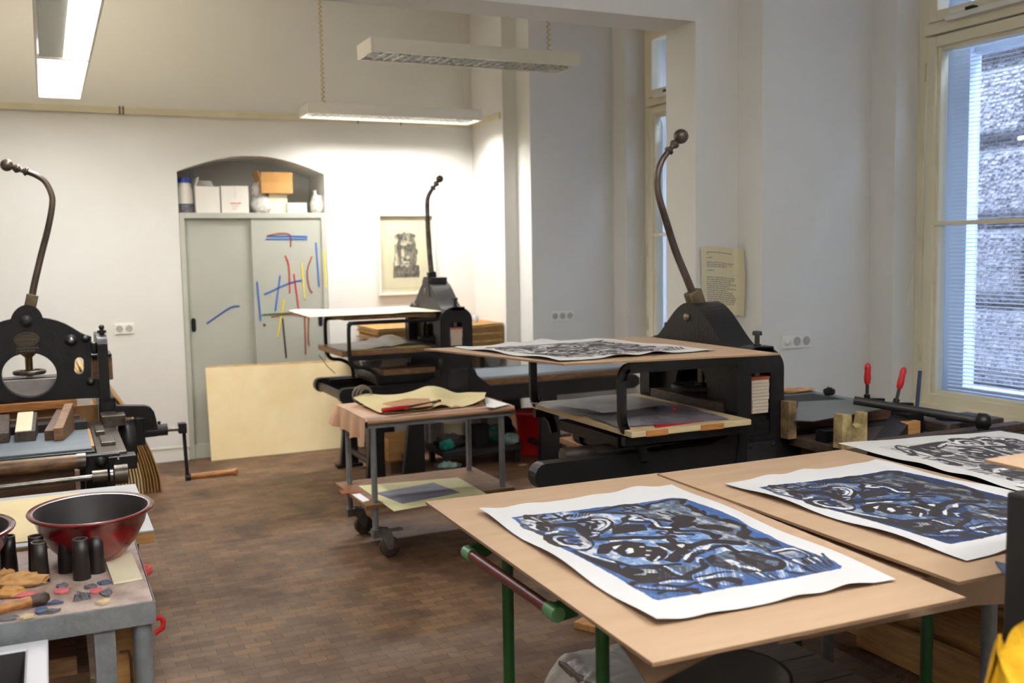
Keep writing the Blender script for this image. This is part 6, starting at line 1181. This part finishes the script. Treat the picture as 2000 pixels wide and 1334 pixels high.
tag(MB().prism([V((3.20, 6.80, .001)), V((3.27, 6.79, .001)), V((3.26, 6.75, .001)), V((3.2, 6.74, .001))][::-1] and [q_ for q_ in [V((3.20, 6.80, .001)), V((3.27, 6.79, .001)), V((3.26, 6.75, .001)), V((3.2, 6.74, .001))]][::-1], (0, 0, .001)).build('paper_scrap', 'kraft'), 'small cream scrap in front of the striped towel', 'paper')
r = root('red_bin', (3.53, 6.95, 0), 'tall red plastic bin on the floor behind the shelf of the right press', 'bin')
MB().lathe((3.5, 7.15, 0), (0, 0, 1), [(.12, 0), (.155, .33), (.165, .33), (.165, .345), (.15, .345), (.145, .32), (.115, .01), (0, .01)], 40, False).build('bin_wall', 'red', r)
sx = root('wooden_stool', (2.9, 5.2, 0), 'small stool with grey legs and stacked wood blocks seen below the right press shelf', 'stool')
for i, (a, c) in enumerate(((2.86, 5.15), (2.98, 5.15), (2.86, 5.33), (2.98, 5.33))): MB().box(a, c, 0, a+.035, c+.035, .44).build('leg', 'greypaint', sx)
MB().box(2.83, 5.1, .44, 3.2, 5.4, .475).build('seat', 'oldwood', sx, bevel=.003)
tag(MB().box(2.86, 5.12, .476, 3.06, 5.3, .56).build('wood_block', 'wood', bevel=.004), 'orange-brown wood block on the small stool under the right press', 'wood block')
tag(MB().cyl((3.09, 5.16, .476), (3.09, 5.16, .60), .028, n=18).build('yellow_roll', mat('yellow_green_tape', sg(196, 196, 30), .4, c2=sg(30, 40, 20), scale=8, sharp=True)), 'yellow and black roll standing on the small stool', 'roll')
yk = 3.95; cr_ = W(1228, 873, y=yk); tag(MB().tube([(cr_.x+.075*cos(a*pi/16), yk+.0, cr_.z+.075*sin(a*pi/16)) for a in range(32)], .012, 8, True, 1.6).build('belt_ring', 'steel', C_), None)
# ================================================================== BENCH, PLATE AND CLAMPS BY THE WINDOW
bw = root('window_bench', (3.7, 3.3, 0), 'dark workbench between the right press and the window', 'bench')
MB().box(2.92, 2.93, .76, 4.0, 3.40, .80).build('bench_top', 'inkwood', bw, bevel=.004)
for x in (2.97, 3.92):
    for y in (2.98, 3.33): MB().box(x, y, 0, x+.05, y+.05, .76).build('leg', 'dwood', bw)
b = MB().box(3.05, 2.98, .801, 3.9, 3.04, .835); tag(b.build('dark_batten', 'inkwood', bevel=.003), 'long dark batten along the front edge of the window bench', 'batten')
tag(MB().prism([W(a, c, z=.885) for a, c in ((1552, 822), (1590, 824), (1725, 800), (1700, 779), (1560, 786))][::-1], (0, 0, .004)).build('zinc_plate', 'plate'), 'grey-green zinc plate lying on the bed of the right press', 'plate')
tag(MB().box(3.1, 3.62, .873, 3.5, 3.9, .8845).build('backing_board', 'black'), 'dark board under the zinc plate', 'board')
q = W(1668, 862, y=3.06); x0, x1 = W(1645, 840, y=3.06).x, W(1694, 840, y=3.06).x; zb_ = .801; zt_2 = W(1668, 808, y=3.06).z; xm = x0+(x1-x0)*.58
r_ = (x1-x0)
tag(MB().prism([(x0, 3.06, zb_), (x1, 3.06, zb_), (x1, 3.06, zt_2), (x1-r_*.14, 3.06, zt_2-.003), (x1-r_*.2, 3.06, zt_2-.05), (xm, 3.06, zt_2-.065), (xm-r_*.18, 3.06, zt_2-.045), (xm-r_*.22, 3.06, zt_2-.002), (x0, 3.06, zt_2)], (0, .05, 0)).build('notched_block', mat('inky_pale_wood', sg(200, 178, 126), .6, c2=sg(96, 76, 50), scale=14), bevel=.003), 'pale wood block with a notch and ink stains on the window bench', 'wood block')
x0, x1 = W(1537, 800, y=3.35).x, W(1553, 800, y=3.35).x
tag(MB().box(x0, 3.34, .801, x1, 3.39, W(1545, 784, y=3.35).z).build('upright_block', mat('inky_wood_two', sg(150, 124, 84), .6, c2=sg(60, 46, 32), scale=14)), 'inky upright wood block just right of the right press', 'wood block')
tag(MB().box(W(1612, 840, y=3.2).x, 3.2, .801, W(1645, 840, y=3.2).x+.1, 3.26, .85).build('black_block', 'iron', bevel=.003), 'low black block left of the notched one', 'block')
# handle bar with knobbed end on a black wedge
p0, p1 = W(1668, 782, y=3.38), W(1915, 822, y=2.98); r = root('press_handle_bar', p0, 'long black iron bar with a knobbed end resting over the window bench', 'iron bar')
MB().cyl(p0, p1, .019, n=18).build('bar', 'iron_rough', r); d = (p1-p0).normalized(); MB().lathe(p1-d*.02, d, [(.02, 0), (.034, .008), (.036, .04), (.028, .055), (.01, .065), (0, .065)], 16).cyl(p1+d*.02, V((p1.x+.01, p1.y-.0, .815)), .018, .03, n=14).build('knob_end', 'iron', r)
MB().box(p0.lerp(p1, .42).x-.04, p0.lerp(p1, .42).y-.06, .801, p0.lerp(p1, .42).x+.05, p0.lerp(p1, .42).y+.05, p0.lerp(p1, .42).z-.012).build('bearing', 'iron', r, bevel=.006)
a0, a1 = W(1698, 846, y=3.1), W(1775, 800, y=3.25); a0.z -= .01; 
tag(MB().hexa([(a0.x-.01, a0.y-.03, .802), (a0.x+.06, a0.y-.08, .802), (a1.x+.06, a1.y-.02, .802), (a1.x-.02, a1.y+.05, .802)], [(a0.x-.01, a0.y-.03, .825), (a0.x+.06, a0.y-.08, .82), (a1.x+.06, a1.y-.02, a1.z+.01), (a1.x-.02, a1.y+.05, a1.z+.012)]).build('wedge_block', 'iron', bevel=.004), 'sloping black block in front of the iron bar', 'block')
def clampx(pt, pb, y, lab, lean):
    t0, t1 = W(*pt, y=y), W(*pb, y=y); r = root('bar_clamp', t1, lab, 'clamp', 'red handled clamps'); d = (t0-t1).normalized(); L_ = (t0-t1).length
    MB().lathe(t1, d, [(.008, 0), (.013, .008), (.0155, .03), (.013, L_*.6), (.0145, L_*.8), (.011, L_-.006), (.004, L_)], 16).build('handle', 'red', r)
    e = t1-d*.10; k = MB().cyl(t1, e, .0075, n=10); k.build('screw', 'iron_rough', r); MB().cyl(e+d*.055, e+d*.03, .014, n=8).beam(e+d*.03+V((-.03, 0, 0)), e+d*.03+V((.09, -.01, -.01)), .02, .022).build('clamp_head', 'iron', r); return e
e1 = clampx((1695, 709), (1694, 751), 3.37, 'upright clamp with red handle left of the window', 0)
e2 = clampx((1766, 717), (1756, 760), 3.28, 'leaning clamp with red handle, nearer to the window', 1)
b0, b1 = W(1797, 724, y=3.22), W(1788, 790, y=3.22); b1.z = .802; tag(MB().beam(b1, b0, .018, .006, (0, 1, 0)).build('flat_bar', 'bluesteel'), 'blue-grey flat steel bar standing upright beside the window frame', 'steel bar')
tag(MB().box(W(1770, 850, y=3.12).x, 3.12, .801, W(1798, 850, y=3.12).x, 3.18, W(1780, 824, y=3.12).z).build('ochre_block', 'wood', bevel=.003), 'small ochre wood block on the window bench before the iron bar', 'wood block')
tag(MB().box(3.5, 3.06, .801, 3.85, 3.26, .85).build('dark_case', 'inkwood', bevel=.005), 'flat dark case on the window bench beneath the bar end', 'case')
hc = W(1872, 838, y=3.1); tag(MB().tube([(hc.x+.09*cos(a*pi/12), 3.12+.06*sin(a*pi/12), .865) for a in range(24)], .008, 8, True).build('blue_hose', 'bluesteel'), 'blue hose ring beside the knobbed bar end', 'hose')
lump('crumpled_paper', (3.50, 4.03, .8735), (.12, .035, .012), 'rag', 'torn brown paper heap against the wall behind the zinc plate', 'paper', 5, .5, fr=3)
lump('black_crumple', (3.57, 3.86, .874), (.03, .025, .022), 'hole', 'small black crumpled lump behind the zinc plate', 'lump', 8, .4, 16, fr=3)
